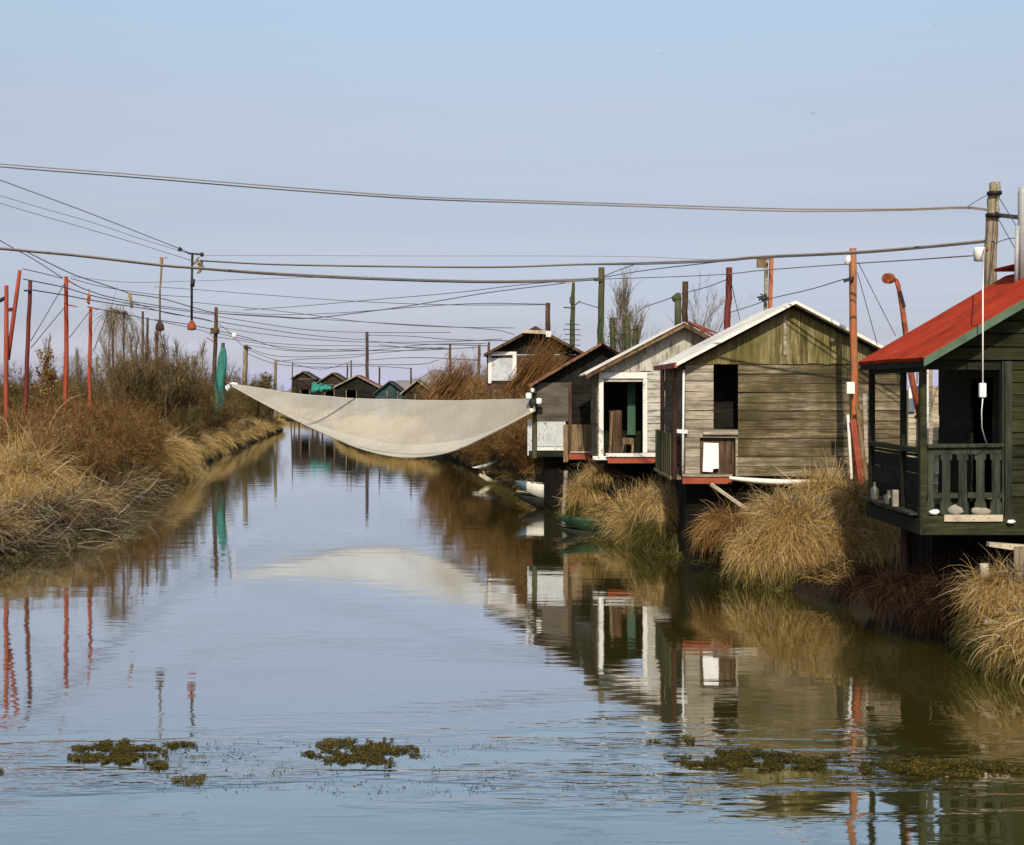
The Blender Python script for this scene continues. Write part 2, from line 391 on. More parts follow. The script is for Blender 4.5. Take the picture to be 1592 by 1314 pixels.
M['algae'] = mat_plant('floating weed', [(0.0, (0.012, 0.013, 0.003)), (0.45, (0.050, 0.044, 0.008)), (1.0, (0.17, 0.125, 0.022))])

M['net_rope'] = mat_paint('pale net rope', (0.5, 0.48, 0.42), None, 0, 4, 0.9, 0.1)
def mat_net():
    m, t, out = new_mat('fishing net mesh')
    co = t.n('ShaderNodeTexCoord').outputs['Object']
    n = t.noise(t.mapping(co, (0.5, 0.5, 0.8)), 1.4, 5, 0.6)
    weave = t.noise(co, 45.0, 2, 0.5)
    c = t.ramp(n, [(0.3, (0.62, 0.595, 0.52)), (0.7, (0.80, 0.775, 0.70))])
    d = t.n('ShaderNodeBsdfDiffuse'); t.link(c, d.inputs['Color'])
    tl = t.n('ShaderNodeBsdfTranslucent'); t.link(c, tl.inputs['Color'])
    mx = t.n('ShaderNodeMixShader', ins={0: 0.35}); t.link(d.outputs[0], mx.inputs[1]); t.link(tl.outputs[0], mx.inputs[2])
    tp = t.n('ShaderNodeBsdfTransparent')
    f = t.ramp(weave, [(0.3, 0.52), (0.7, 0.24)])
    m2 = t.n('ShaderNodeMixShader'); t.link(f, m2.inputs[0]); t.link(mx.outputs[0], m2.inputs[1]); t.link(tp.outputs[0], m2.inputs[2])
    t.link(m2.outputs[0], out.inputs['Surface'])
    return m
M['net'] = mat_net()

def mat_ground():
    m, t, out = new_mat('bank soil')
    pos = t.n('ShaderNodeNewGeometry').outputs['Position']
    sep = t.n('ShaderNodeSeparateXYZ'); t.link(pos, sep.inputs[0])
    a = t.noise(pos, 0.6, 6, 0.6); b = t.noise(pos, 5.0, 6, 0.65)
    soil = t.ramp(t.math('ADD', t.math('MULTIPLY', a, 0.5), t.math('MULTIPLY', b, 0.5)),
                  [(0.3, (0.045, 0.030, 0.014)), (0.5, (0.11, 0.075, 0.032)), (0.7, (0.21, 0.15, 0.065))])
    mud = t.ramp(b, [(0.3, (0.008, 0.007, 0.005)), (0.7, (0.030, 0.024, 0.016))])
    f = t.ramp(t.math('ADD', sep.outputs[2], t.math('MULTIPLY', t.math('SUBTRACT', a, 0.5), 0.5)), [(0.0, 0.0), (1.0, 1.0)])
    nd = t.n('ShaderNodeMapRange', ins={1: 0.45, 2: 0.8, 3: 0.0, 4: 1.0})
    t.link(t.math('ADD', sep.outputs[2], t.math('MULTIPLY', t.math('SUBTRACT', a, 0.5), 0.5)), nd.inputs[0])
    c = t.mix(nd.outputs[0], mud, soil)
    finish(t, out, c, 0.95, b, 0.8, 0.06, 0.1)
    return m
M['ground'] = mat_ground()

def mat_water():
    m, t, out = new_mat('canal water')
    pos = t.n('ShaderNodeNewGeometry').outputs['Position']
    sep = t.n('ShaderNodeSeparateXYZ'); t.link(pos, sep.inputs[0])
    swell = t.noise(t.mapping(pos, (0.55, 1.6, 1)), 1.0, 3, 0.5)
    rip = t.noise(t.mapping(pos, (2.2, 6.5, 1)), 1.0, 3, 0.55)
    fine = t.noise(t.mapping(pos, (9, 24, 1)), 1.0, 2, 0.5)
    # breeze patches: the water by the weed is ruffled, the rest is nearly still
    near = t.n('ShaderNodeMapRange', ins={1: 13.2, 2: 11.4, 3: 0.0, 4: 1.0}); t.link(sep.outputs[1], near.inputs[0])
    near2 = t.n('ShaderNodeMapRange', ins={1: 9.7, 2: 10.7, 3: 0.06, 4: 1.0}); t.link(sep.outputs[1], near2.inputs[0])
    patch = t.ramp(t.noise(t.mapping(pos, (0.35, 1.7, 1)), 1.0, 4, 0.6), [(0.46, 0.0), (0.66, 1.0)])
    ruff = t.math('MULTIPLY', t.math('MULTIPLY', near.outputs[0], near2.outputs[0]), patch)
    h = t.math('ADD', t.math('MULTIPLY', swell, 0.0045), t.math('MULTIPLY', rip, 0.0007))
    h = t.math('ADD', h, t.math('MULTIPLY', ruff, t.math('ADD', t.math('MULTIPLY', fine, 0.0034), t.math('MULTIPLY', rip, 0.026))))
    bp = t.n('ShaderNodeBump', ins={'Strength': 1.0, 'Distance': 1.0}); t.link(h, bp.inputs['Height'])
    fr = t.n('ShaderNodeFresnel', ins={'IOR': 1.75}); t.link(bp.outputs[0], fr.inputs['Normal'])
    body = t.n('ShaderNodeBsdfDiffuse', ins={'Color': (0.052, 0.047, 0.009, 1)})
    gl = t.n('ShaderNodeBsdfGlossy', ins={'Roughness': 0.035, 'Color': (0.95, 0.97, 1.0, 1)}); t.link(bp.outputs[0], gl.inputs['Normal'])
    fac = t.ramp(fr.outputs[0], [(0.0, 0.03), (0.10, 0.30), (0.20, 0.54), (0.47, 0.80), (1.0, 1.0)])
    mx = t.n('ShaderNodeMixShader'); t.link(fac, mx.inputs[0]); t.link(body.outputs[0], mx.inputs[1]); t.link(gl.outputs[0], mx.inputs[2])
    t.link(mx.outputs[0], out.inputs['Surface'])
    return m
M['water'] = mat_water()

#@@SETTING
SUN_EL, SUN_AZ = math.radians(37), math.radians(184)       # behind the camera and a little to its right
sv = Vector((math.sin(SUN_AZ) * math.cos(SUN_EL), math.cos(SUN_AZ) * math.cos(SUN_EL), math.sin(SUN_EL)))
sl = bpy.data.lights.new('sun', 'SUN'); sl.energy = 4.5; sl.angle = math.radians(0.5); sl.color = (1.0, 0.885, 0.70)
so = bpy.data.objects.new('sun', sl); COL.objects.link(so); so.rotation_euler = (-sv).to_track_quat('-Z', 'Y').to_euler(); so.location = sv * 60

wd = bpy.data.worlds.new('World'); scene.world = wd; wd.use_nodes = True
wt = NT(wd.node_tree); wd.node_tree.nodes.clear()
sky = wt.n('ShaderNodeTexSky', sky_type='NISHITA', sun_disc=False)
sky.sun_elevation = SUN_EL; sky.sun_rotation = SUN_AZ; sky.air_density = 1.0; sky.dust_density = 1.0; sky.ozone_density = 1.0
gen = wt.n('ShaderNodeTexCoord').outputs['Generated']
sp = wt.n('ShaderNodeSeparateXYZ'); wt.link(gen, sp.inputs[0])
# hazy winter air: the low sky pales to lavender; thin streaks of high cloud
tint = wt.ramp(sp.outputs[2], [(0.0, (1.25, 1.30, 2.3)), (0.02, (0.88, 0.88, 1.32)), (0.044, (0.74, 0.71, 0.97)), (0.13, (1.06, 0.87, 0.87)), (0.216, (1.60, 1.24, 1.10)), (0.30, (1.95, 1.74, 1.44)), (0.50, (1.75, 1.80, 1.60)), (0.85, (1.0, 1.0, 1.0))])
c = wt.mix(1.0, sky.outputs[0], tint, 'MULTIPLY')
strk = wt.noise(wt.mapping(gen, (2.0, 2.0, 26.0)), 1.0, 5, 0.6, 0.3)
sf = wt.math('MULTIPLY', wt.ramp(strk, [(0.46, 0.0), (0.68, 1.0)]), wt.ramp(sp.outputs[2], [(0.01, 0.55), (0.10, 0.38), (0.2, 0.12), (0.4, 0.0)]))
c = wt.mix(sf, c, (5.9, 6.0, 6.9))
bg = wt.n('ShaderNodeBackground', ins={'Strength': 0.10}); wt.link(c, bg.inputs[0])
wo = wt.n('ShaderNodeOutputWorld'); wt.link(bg.outputs[0], wo.inputs['Surface'])

cam = bpy.data.cameras.new('camera'); co = bpy.data.objects.new('camera', cam); COL.objects.link(co)
co.location = (0, 0, CAMZ); co.rotation_euler = (math.pi / 2, 0, 0)
cam.sensor_width = 36; cam.lens = 36 * F / 1592; cam.shift_y = -(657 - HY) / 1592; cam.clip_end = 4000; cam.clip_start = 0.1
scene.camera = co
scene.view_settings.view_transform = 'Standard'; scene.view_settings.look = 'None'; scene.view_settings.exposure = 0.1; scene.view_settings.gamma = 1
scene.cycles.max_bounces = 8; scene.cycles.transparent_max_bounces = 12; scene.cycles.use_denoising = True
scene.cycles.caustics_reflective = False; scene.cycles.caustics_refractive = False

# banks: waterline of each side as (distance, x)
LB = np.array([(-40, -10.5), (5, -10.2), (18, -10.1), (25.4, -10.1), (29, -9.75), (34, -10.2), (40, -11.2), (46, -12.4), (49, -12.9), (50.5, -13.6), (54, -13.6), (64, -14.4), (80, -16.2), (105, -18.7), (125, -24), (150, -34), (180, -50), (700, -300)])
RB = np.array([(-40, 9), (2, 8.2), (10, 7.2), (13.5, 6.2), (15, 5.75), (16.3, 5.85), (17.2, 5.75), (18.6, 5.45), (20.5, 4.75), (23.2, 4.0), (24.0, 4.3), (25.4, 3.6), (28, 1.95), (31.4, 1.75), (35, 1.6), (38.4, 1.1), (40, 0.4), (47, -0.85), (55, -1.7), (62, -3.0), (72, -8.6), (85, -11.5), (105, -14.2), (125, -18.5), (150, -28), (180, -43), (700, -292)])
def xl(y): return np.interp(y, LB[:, 0], LB[:, 1])
def xr(y): return np.interp(y, RB[:, 0], RB[:, 1])
_nz = lambda x, y: 0.5 * np.sin(x * 1.7 + 1.3 * np.sin(y * 0.9)) + 0.3 * np.sin(y * 2.3 + x * 0.7) + 0.2 * np.sin(x * 5.1 - y * 3.7)
def hgt(x, y):
    x = np.asarray(x, float); y = np.asarray(y, float)
    wob = 0.22 * _nz(x * 0.9, y * 1.1)
    t = np.maximum(xl(y) - x, x - xr(y)) + wob * 0.6
    z = np.interp(t, [-3, -0.5, 0, 0.22, 0.6, 2.5, 6, 30], [-1.6, -0.6, -0.05, 0.38, 0.55, 0.85, 1.0, 1.1])
    z = z + np.where(t > 0.2, 0.10 * _nz(x * 0.5, y * 0.45), 0)
    mound = 1.0 * np.exp(-(((x - 2.0) / 3.5) ** 2 + ((y - 49) / 9.0) ** 2))
    # the ground falls away under the huts that stand over the edge
    return z + mound * (t > 0.3)

ys = np.concatenate([np.linspace(-40, 9, 14), np.arange(9.3, 110, 0.42), np.linspace(111, 260, 60), np.linspace(280, 1800, 24)])
xs = np.concatenate([np.linspace(-1500, -60, 26), np.linspace(-58, -27, 20), np.arange(-26.5, 13, 0.25), np.linspace(13.5, 40, 16), np.linspace(45, 1500, 24)])
GX, GY = np.meshgrid(xs, ys); GZ = hgt(GX, GY)
nx, ny = len(xs), len(ys)
ii, jj = np.meshgrid(np.arange(nx - 1), np.arange(ny - 1)); b0 = (jj * nx + ii).ravel()
g = bulk_mesh('ground', np.stack([GX.ravel(), GY.ravel(), GZ.ravel()], 1), np.stack([b0, b0 + 1, b0 + nx + 1, b0 + nx], 1), np.zeros(len(b0)), M['ground'])
g.data.polygons.foreach_set('use_smooth', [True] * len(b0))
tag(g, kind='structure')
wm = MB(); wm.poly([(-300, -40, 0), (120, -40, 0), (120, 700, 0), (-300, 700, 0)], [(0, 1, 2, 3)])
tag(wm.build('water', M['water']), kind='structure')
# a low line of hills far away, haze painted into their pale colour
hm = MB(); N = 60; vs = []; fs = []
for i in range(N + 1):
    x = -160 + 280 * i / N
    h = 5 + 11 * math.exp(-((x + 62) / 18) ** 2) + 7 * math.exp(-((x + 30) / 16) ** 2) + 3 * math.sin(i * 0.9) + 5 * math.exp(-((x - 90) / 50) ** 2)
    vs += [(x, 900, 0.5), (x, 930, h * 0.8), (x, 960, h), (x, 1040, 0.5)]
for i in range(N):
    for k in range(3): fs.append((i * 4 + k, i * 4 + 4 + k, i * 4 + 5 + k, i * 4 + 1 + k))
hm.poly(vs, fs, 0.5, True)
M['hazed_hill'] = mat_paint('pale dune sand and scrub', (0.22, 0.20, 0.19), (0.15, 0.14, 0.13), 0.25, 0.02, 0.95, 0.12)
tag(hm.build('hills', M['hazed_hill']), kind='structure')

#@@HUTS
def stilts(par, pts, r=0.07, mat='wood_brown', name='stilt'):
    for (x, y, z1) in pts:
        z0 = min(float(hgt(x, y)), 0.0) - 0.35
        m = MB(); k = R.uniform(-0.03, 0.03)
        m.tube([(x + k, y, z0), (x, y + k, (z0 + z1) / 2), (x, y, z1)], [r * 1.1, r, r * 0.95], 8)
        m.build(name, M[mat], par)

def gable_roof(par, x0, xr_, x1, ze, zr, y0, y1, mat, th=0.06, strips=6, name='roof', ze1=None, lift=0.0):
    """two slopes laid in overlapping sheets that run from ridge to eave"""
    m = MB(); ze1 = ze if ze1 is None else ze1
    for (xe, zz, sgn) in ((x0, ze, 1), (x1, ze1, -1)):
        for k in range(strips):
            a = y0 + (y1 - y0) * k / strips; b = y0 + (y1 - y0) * (k + 1) / strips
            j = 0.004 * (k % 2) + R.uniform(0, 0.006); e = R.uniform(-0.02, 0.02) * (1 if 0 < k < strips - 1 else 0.3)
            dx, dz = xr_ - xe, zr - zz
            L = math.hypot(dx, dz); ux, uz = dx / L, dz / L
            if sgn > 0: m.plate((xe, b, zz + j), (0, -1, 0), (-ux, 0, -uz), [(0, e), (b - a - 0.004, e), (b - a - 0.004, -L), (0, -L)], -th if False else th)
            else: m.plate((xe, a, zz + j), (0, 1, 0), (-ux, 0, -uz), [(0, e), (b - a - 0.004, e), (b - a - 0.004, -L), (0, -L)], th)
    # plate thickness points along u x v; both slopes above come out facing up
    return m.build(name, M[mat], par)

def verge(par, x0, xr_, x1, ze, zr, y, mat, h=0.13, th=0.03, ze1=None, name='verge_board', drop=0.005):
    ze1 = ze if ze1 is None else ze1
    for xe, zz in ((x0, ze), (x1, ze1)):
        m = MB(); s = 1 if xe < xr_ else -1
        cs = [(xe, zz - drop), (xe, zz - h - drop), (xr_, zr - h - drop), (xr_, zr - drop)]
        if s < 0: cs = cs[::-1]
        m.plate((0, y, 0), (1, 0, 0), (0, 0, 1), cs, th)      # u x v = -y, towards the canal mouth
        m.build(name, M[mat], par)

def roof_z(x0, xr_, x1, ze, zr, off=0.0):
    return lambda x: (ze + (zr - ze) * (x - x0) / (xr_ - x0) if x < xr_ else zr - (zr - ze) * (x - xr_) / (x1 - xr_)) - off

def skirt(par, x0, x1, y, ztop, x_ret=None, y1=None):  # boards added under the floor to imitate the black shade there
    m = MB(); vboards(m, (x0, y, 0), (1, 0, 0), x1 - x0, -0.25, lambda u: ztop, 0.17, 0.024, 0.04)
    m.build('shade_boards', M['underfloor_shade'], par)
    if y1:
        m = MB(); vboards(m, (x0, y1, 0), (0, -1, 0), y1 - y - 0.03, -0.25, lambda u: ztop, 0.17, 0.024, 0.04); m.build('shade_boards', M['underfloor_shade'], par)

# ---- hut 1: dark green with a red roof and an open porch on the canal side
D1, E1 = 16.6, 19.1
h1 = empty('fishing_hut', (7.4, D1, 0.6), 'dark green fishing hut with bright red roof and railed porch, nearest on the right bank', 'hut')
RX0, RXR, RX1, RZE, RZR = 5.17, 7.38, 9.6, 3.70, 4.99
Y0, Y1 = D1 - 0.42, E1 + 0.15
gable_roof(h1, RX0, RXR, RX1, RZE, RZR, Y0, Y1, 'red_roof', 0.05, 3)
verge(h1, RX0 + 0.01, RXR, RX1 - 0.01, RZE, RZR, Y0 + 0.02, 'green_trim', 0.11, 0.035)
m = MB(); m.beam((RXR, Y0 - 0.02, RZR + 0.075), (RXR, Y1 + 0.02, RZR + 0.09), 0.34, 0.05)
m.build('ridge_cap', M['red_roof'], h1, bevel=0.02)
m = MB(); m.beam((RX0 + 0.06, Y0 + 0.05, RZE - 0.07), (RX0 + 0.06, Y1, RZE - 0.07), 0.04, 0.10); m.build('eave_board', M['green_dark'], h1)
WX = 6.36
FL = 1.68
zt = roof_z(RX0, RXR, RX1, RZE, RZR, 0.03)
def clip1(z):
    u = (z + 0.03 - RZE) / (RZR - RZE) * (RXR - RX0)
    a = max(RX0 + 0.1 + max(u, 0), RX0 + 0.1); b = min(RX1 - 0.1 - max(u, 0), RX1 - 0.1)
    return (a, max(b, a + 0.01))
m = MB(); hboards(m, (0, D1, 0), (1, 0, 0), 0, 3.68, 4.93, 0.17, clip=clip1, split=False); m.build('gable_wall', M['green_board'], h1)
m = MB(); hboards(m, (WX, D1, 0), (1, 0, 0), 9.35 - WX, FL - 0.1, 3.66, 0.165, split=False); m.build('wall', M['green_board'], h1)
# the wall behind the porch, in the shade, with an open doorway
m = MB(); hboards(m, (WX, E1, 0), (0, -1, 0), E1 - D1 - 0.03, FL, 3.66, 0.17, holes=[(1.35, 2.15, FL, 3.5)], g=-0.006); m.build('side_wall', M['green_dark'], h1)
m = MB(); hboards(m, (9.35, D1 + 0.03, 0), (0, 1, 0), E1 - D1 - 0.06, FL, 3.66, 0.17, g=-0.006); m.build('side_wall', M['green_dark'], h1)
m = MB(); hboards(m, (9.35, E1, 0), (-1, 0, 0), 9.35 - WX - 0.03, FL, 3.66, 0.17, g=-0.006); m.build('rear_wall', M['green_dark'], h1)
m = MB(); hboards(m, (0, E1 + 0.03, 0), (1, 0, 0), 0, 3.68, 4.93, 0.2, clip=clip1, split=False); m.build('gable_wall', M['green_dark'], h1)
m = MB(); m.box(WX + 0.05, 9.3, D1 + 0.08, E1 - 0.05, 1.62, 1.67); m.build('floor', M['wood_black'], h1)
m = MB(); m.box(WX - 0.02, WX + 0.07, D1 - 0.055, D1 - 0.03, FL - 0.1, 3.66); m.box(WX - 0.05, WX - 0.03, D1 - 0.05, D1 + 0.06, FL - 0.1, 3.66); m.build('corner_board', M['green_rail'], h1)
m = MB(); m.box(7.02, 7.06, D1 - 0.056, D1 - 0.033, 3.7, 4.75); m.build('gable_strip', M['green_dark'], h1)
# deck
m = MB(); k = 0
for y in np.arange(D1 + 0.02, E1, 0.15): m.box(5.31, WX - 0.02, y, y + 0.142, 1.63 + 0.003 * (k % 2), 1.675 + 0.003 * (k % 2)); k += 1
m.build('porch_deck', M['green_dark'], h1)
m = MB(); m.box(5.28, 9.35, D1 - 0.06, D1 - 0.005, 1.42, 1.665); m.build('sill_beam', M['green_board'], h1, bevel=0.008)
m = MB(); m.box(5.25, 5.30, D1 + 0.06, E1, 1.42, 1.62); m.build('side_beam', M['green_dark'], h1, bevel=0.008)
for (x, y, mt, w) in ((5.30, D1, 'green_board', 0.085), (5.30, 17.42, 'green_dark', 0.075), (5.30, 18.95, 'green_dark', 0.08)):
    m = MB(); m.box(x - w / 2, x + w / 2, y - w / 2, y + w / 2, 1.42, RZE - 0.06); m.build('porch_post', M[mt], h1, bevel=0.008)
m = MB(); m.box(5.27, 5.33, D1 + 0.1, E1 - 0.1, 3.52, 3.64); m.box(5.35, 9.3, D1 + 0.02, D1 + 0.07, 3.55, 3.67); m.build('lintel_beam', M['green_dark'], h1)
# railing towards the camera: broad cut-out balusters between rails
rl = empty('railing', (0, 0, 0), None, None); rl.parent = h1
m = MB(); m.beam((5.35, D1 - 0.02, 2.565), (WX - 0.03, D1 - 0.02, 2.575), 0.10, 0.05); m.build('top_rail', M['green_rail'], rl, bevel=0.008)
m = MB(); m.beam((5.35, D1 - 0.0, 2.50), (WX - 0.03, D1 - 0.0, 2.505), 0.035, 0.08); m.build('upper_rail', M['green_rail'], rl)
m = MB(); m.beam((5.35, D1 + 0.012, 1.925), (5.93, D1 + 0.012, 1.925), 0.03, 0.065); m.beam((5.87, D1 - 0.02, 1.935), (WX - 0.03, D1 - 0.02, 1.93), 0.03, 0.07); m.build('lower_rail', M['green_rail'], rl)
for i, bx in enumerate((5.40, 5.60, 5.81, 6.03, 6.24)):
    m = MB(); w0, w1 = (0.075, 0.052)
    if i == 0: w0, w1 = 0.05, 0.035
    prof = [(1.68, w0), (1.82, w0), (1.87, w1), (2.24, w1), (2.28, w0 * 0.72), (2.34, w0 * 0.72), (2.37, w1 * 0.9), (2.40, w0), (2.46, w0)]
    j = R.uniform(-0.008, 0.008)
    cs = [(-w, z) for z, w in prof] ; cs2 = [(w, z) for z, w in prof[::-1]]
    m.plate((bx + j, D1 - 0.005, 0), (1, 0, 0), (0, 0, 1), cs2[::-1] + cs[::-1], 0.025)
    m.build('baluster', M['green_rail'], rl)
# closed panel along the canal side of the porch
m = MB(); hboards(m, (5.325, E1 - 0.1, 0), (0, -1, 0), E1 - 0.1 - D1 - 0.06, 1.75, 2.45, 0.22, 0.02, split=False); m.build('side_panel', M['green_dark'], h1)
m = MB(); m.beam((5.30, E1 - 0.12, 2.50), (5.30, D1 + 0.06, 2.50), 0.09, 0.07); m.build('side_rail', M['green_board'], h1, bevel=0.006)
m = MB(); m.beam((5.22, E1 - 0.12, 1.70), (5.22, D1 + 0.08, 1.68), 0.14, 0.03); m.build('outer_ledge', M['green_rail'], h1)
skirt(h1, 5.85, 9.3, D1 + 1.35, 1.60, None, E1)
m = MB(); m.beam((5.42, D1 + 0.6, 0.2), (6.9, D1 + 0.95, 1.45), 0.07, 0.07); m.build('brace', M['underfloor_shade'], h1)
stilts(h1, [(6.2, D1 + 1.6, 1.6), (5.75, E1 - 0.3, 1.6), (7.2, D1 + 0.9, 1.45), (7.2, E1 - 0.1, 1.6), (9.1, D1 + 0.2, 1.45), (9.1, E1 - 0.1, 1.6)])
m = MB(); x = PX(1590, 18.0); m.tube([(x, 18.0, 4.7), (x, 18.0, PZ(300, 18)), (x, 18.0, PZ(291, 18))], [0.065, 0.065, 0.05], 14)
m.tube([(x - 0.10, 17.98, 4.75), (x - 0.085, 17.98, PZ(352, 18))], 0.03, 8); m.build('chimney', M['steel'], h1)
# small things on the hut's porch
def lump(name, c, r, mat, label, cat, sq=(1, 1, 0.6), seed=0):
    m = MB(); vs = []; nu, nv = 12, 7
    for j in range(nv + 1):
        th = math.pi * j / nv
        for i in range(nu):
            ph = 2 * math.pi * i / nu
            p = Vector((math.sin(th) * math.cos(ph), math.sin(th) * math.sin(ph), math.cos(th)))
            k = 1 + 0.45 * mnoise.noise(p * 1.6 + Vector((seed, seed * 2, 3)))
            vs.append((c[0] + p.x * r * k * sq[0], c[1] + p.y * r * k * sq[1], c[2] + p.z * r * k * sq[2]))
    fs = [(j * nu + i, (j + 1) * nu + i, (j + 1) * nu + (i + 1) % nu, j * nu + (i + 1) % nu) for j in range(nv) for i in range(nu)]
    m.poly(vs, fs, None, True)
    return tag(m.build(name, M[mat], None, (c[0], c[1], c[2] - r * sq[2])), label, cat)
lump('rag_bundle', (5.71, D1 - 0.03, 1.735), 0.085, 'stone', 'largest crumpled pale rag on the sill under the porch railing', 'rag', (1.2, 0.5, 0.75), 1)
lump('rag_bundle', (6.03, D1 - 0.03, 1.725), 0.10, 'stone', 'pale rag beside the dark gap at the middle of the railing sill', 'rag', (1.3, 0.5, 0.6), 4)
lump('rag_bundle', (5.44, D1 - 0.03, 1.715), 0.06, 'white_clean', 'small white rag at the foot of the porch corner post', 'rag', (1.2, 0.6, 0.6), 7)
m = MB(); z = 1.69; m.box(5.55, 6.30, D1 - 0.09, D1 - 0.065, 1.60, 1.685); tag(m.build('loose_board', M['driftwood'], None, (5.9, D1, 1.6)), 'pale loose board nailed along the sill below the railing', 'board')
lump('white_float', (6.40, D1 - 0.11, 1.60), 0.045, 'white_clean', 'small white oval float on the green sill right of the railing', 'float', (1.2, 0.6, 0.6), 9)
def bottle(x, y, z, h, r, label):
    m = MB(); m.lathe((x, y, z), [(r * .9, 0), (r, 0.02), (r, h * .6), (r * .35, h * .78), (r * .35, h), (0.001, h)], 10)
    tag(m.build('bottle', M['bottle'], None, (x, y, z)), label, 'bottle')
bottle(5.2, 18.45, 1.71, 0.26, 0.06, 'tall dull bottle on the ledge of the green porch, farthest from the corner')
bottle(5.2, 17.75, 1.705, 0.20, 0.07, 'squat dull bottle on the porch ledge beside the pale block')
m = MB(); m.box(5.17, 5.25, 17.45, 17.53, 1.70, 1.93); tag(m.build('pale_block', M['stone'], None, (5.21, 17.49, 1.70), bevel=0.01), 'upright pale block on the ledge outside the green porch', 'block')
# cord with a switch box hanging down in front of the gable
cx_, cy_ = PX(1528, 15.9), 15.9
ct = empty('light_cord', (cx_, cy_, PZ(693, 15.9)), 'white cord with a white switch box hanging in front of the dark green gable', 'cord')
m = MB(); m.tube([W(1530, 384, 20.4), W(1528.6, 430, 17.6), W(1528, 455, 15.95), W(1528, 598, 15.9)], 0.009, 6); m.build('cord', M['white_clean'], ct)
p = W(1527.5, 607, 15.9); m = MB(); m.box(p.x - 0.042, p.x + 0.042, 15.87, 15.93, p.z - 0.09, p.z + 0.09); m.build('switch_box', M['white_clean'], ct, bevel=0.012)
m = MB(); m.tube([W(1528, 618, 15.9), W(1526, 640, 15.93), W(1526.5, 665, 16.0), W(1531, 682, 16.3), W(1536, 694, 16.58)], 0.007, 6); m.build('lower_cord', M['white_clean'], ct)

# ---- hut 2: grey weathered boards, white roof
D2, E2 = 24.4, 27.4
h2 = empty('fishing_hut', (5.3, D2, 0.8), 'grey weathered board hut with white roof and black open doorway, behind the orange post', 'hut')
AX0, AXR, AX1, AZE, AZR = 3.05, 5.30, 7.55, 3.78, 4.95
Y0, Y1 = D2 - 0.38, E2 + 0.2
gable_roof(h2, AX0, AXR, AX1, AZE, AZR, Y0, Y1, 'white_roof', 0.055, 5)
verge(h2, AX0 + 0.02, AXR, AX1 - 0.02, AZE, AZR, Y0 + 0.01, 'white_roof', 0.05, 0.02)
m = MB(); m.beam((AX0 + 0.01, Y0, AZE - 0.035), (AX0 + 0.01, Y1, AZE - 0.035), 0.05, 0.10); m.build('eave_board', M['red_beam'], h2)
m = MB()
for k in range(5): y = Y0 + 0.25 + k * (Y1 - Y0 - 0.5) / 4; m.beam((AX0 + 0.1, y, AZE - 0.03), (AXR, y, AZR - 0.06), 0.05, 0.09); m.beam((AX1 - 0.1, y, AZE - 0.03), (AXR, y, AZR - 0.06), 0.05, 0.09)
m.build('rafters', M['wood_black'], h2)
F2 = 1.65
zt2 = roof_z(AX0, AXR, AX1, AZE, AZR, 0.06)
wl, wr = 3.28, 7.42
dx0, dx1 = PX(1109, D2), PX(1147, D2); dz0 = PZ(671, D2)
hx0, hx1, hz1 = PX(1088, D2), PX(1143, D2), PZ(676, D2)
split_x = dx1 + 0.0
m = MB(); hboards(m, (wl, D2, 0), (1, 0, 0), split_x - wl, F2, PZ(567, D2) , 0.18, holes=[(dx0 - wl, 9, dz0, 9), (hx0 - wl, hx1 - wl, F2 + 0.02, hz1)])
m.build('wall', M['wood_pale'], h2)
m = MB(); hboards(m, (split_x, D2, 0), (1, 0, 0), wr - split_x, F2, PZ(567, D2), 0.175); m.build('wall', M['wood_grey'], h2)
zg = PZ(566, D2)
m = MB(); vboards(m, (AX0 + 0.25, D2 - 0.03, 0), (1, 0, 0), AX1 - AX0 - 0.5, zg, lambda u: zt2(AX0 + 0.25 + u), 0.15, 0.022, 0.012); m.build('gable_wall', M['wood_gable'], h2)
gx = PX(1219, D2); m = MB(); m.box(gx - 0.025, gx + 0.03, D2 - 0.075, D2 - 0.058, PZ(552, D2), PZ(490, D2)); m.build('gable_batten', M['wood_pale'], h2)
for nm, O, u, L in (('side_wall', (wl, E2, 0), (0, -1, 0), E2 - D2 - 0.03), ('side_wall', (wr, D2 + 0.03, 0), (0, 1, 0), E2 - D2 - 0.03), ('rear_wall', (wr, E2, 0), (-1, 0, 0), wr - wl)):
    m = MB(); hboards(m, O, u, L, F2, 3.84 if nm == 'side_wall' else 3.84, 0.18, g=-0.006); m.build(nm, M['wood_grey'], h2)
m = MB(); vboards(m, (AX1 - 0.25, E2 + 0.02, 0), (-1, 0, 0), AX1 - AX0 - 0.5, zg, lambda u: zt2(AX1 - 0.25 - u), 0.2, 0.022); m.build('gable_wall', M['wood_gable'], h2)
m = MB(); m.box(wl + 0.03, wr - 0.03, D2 + 0.05, E2 - 0.03, F2 - 0.08, F2 - 0.01); m.build('floor', M['wood_black'], h2)
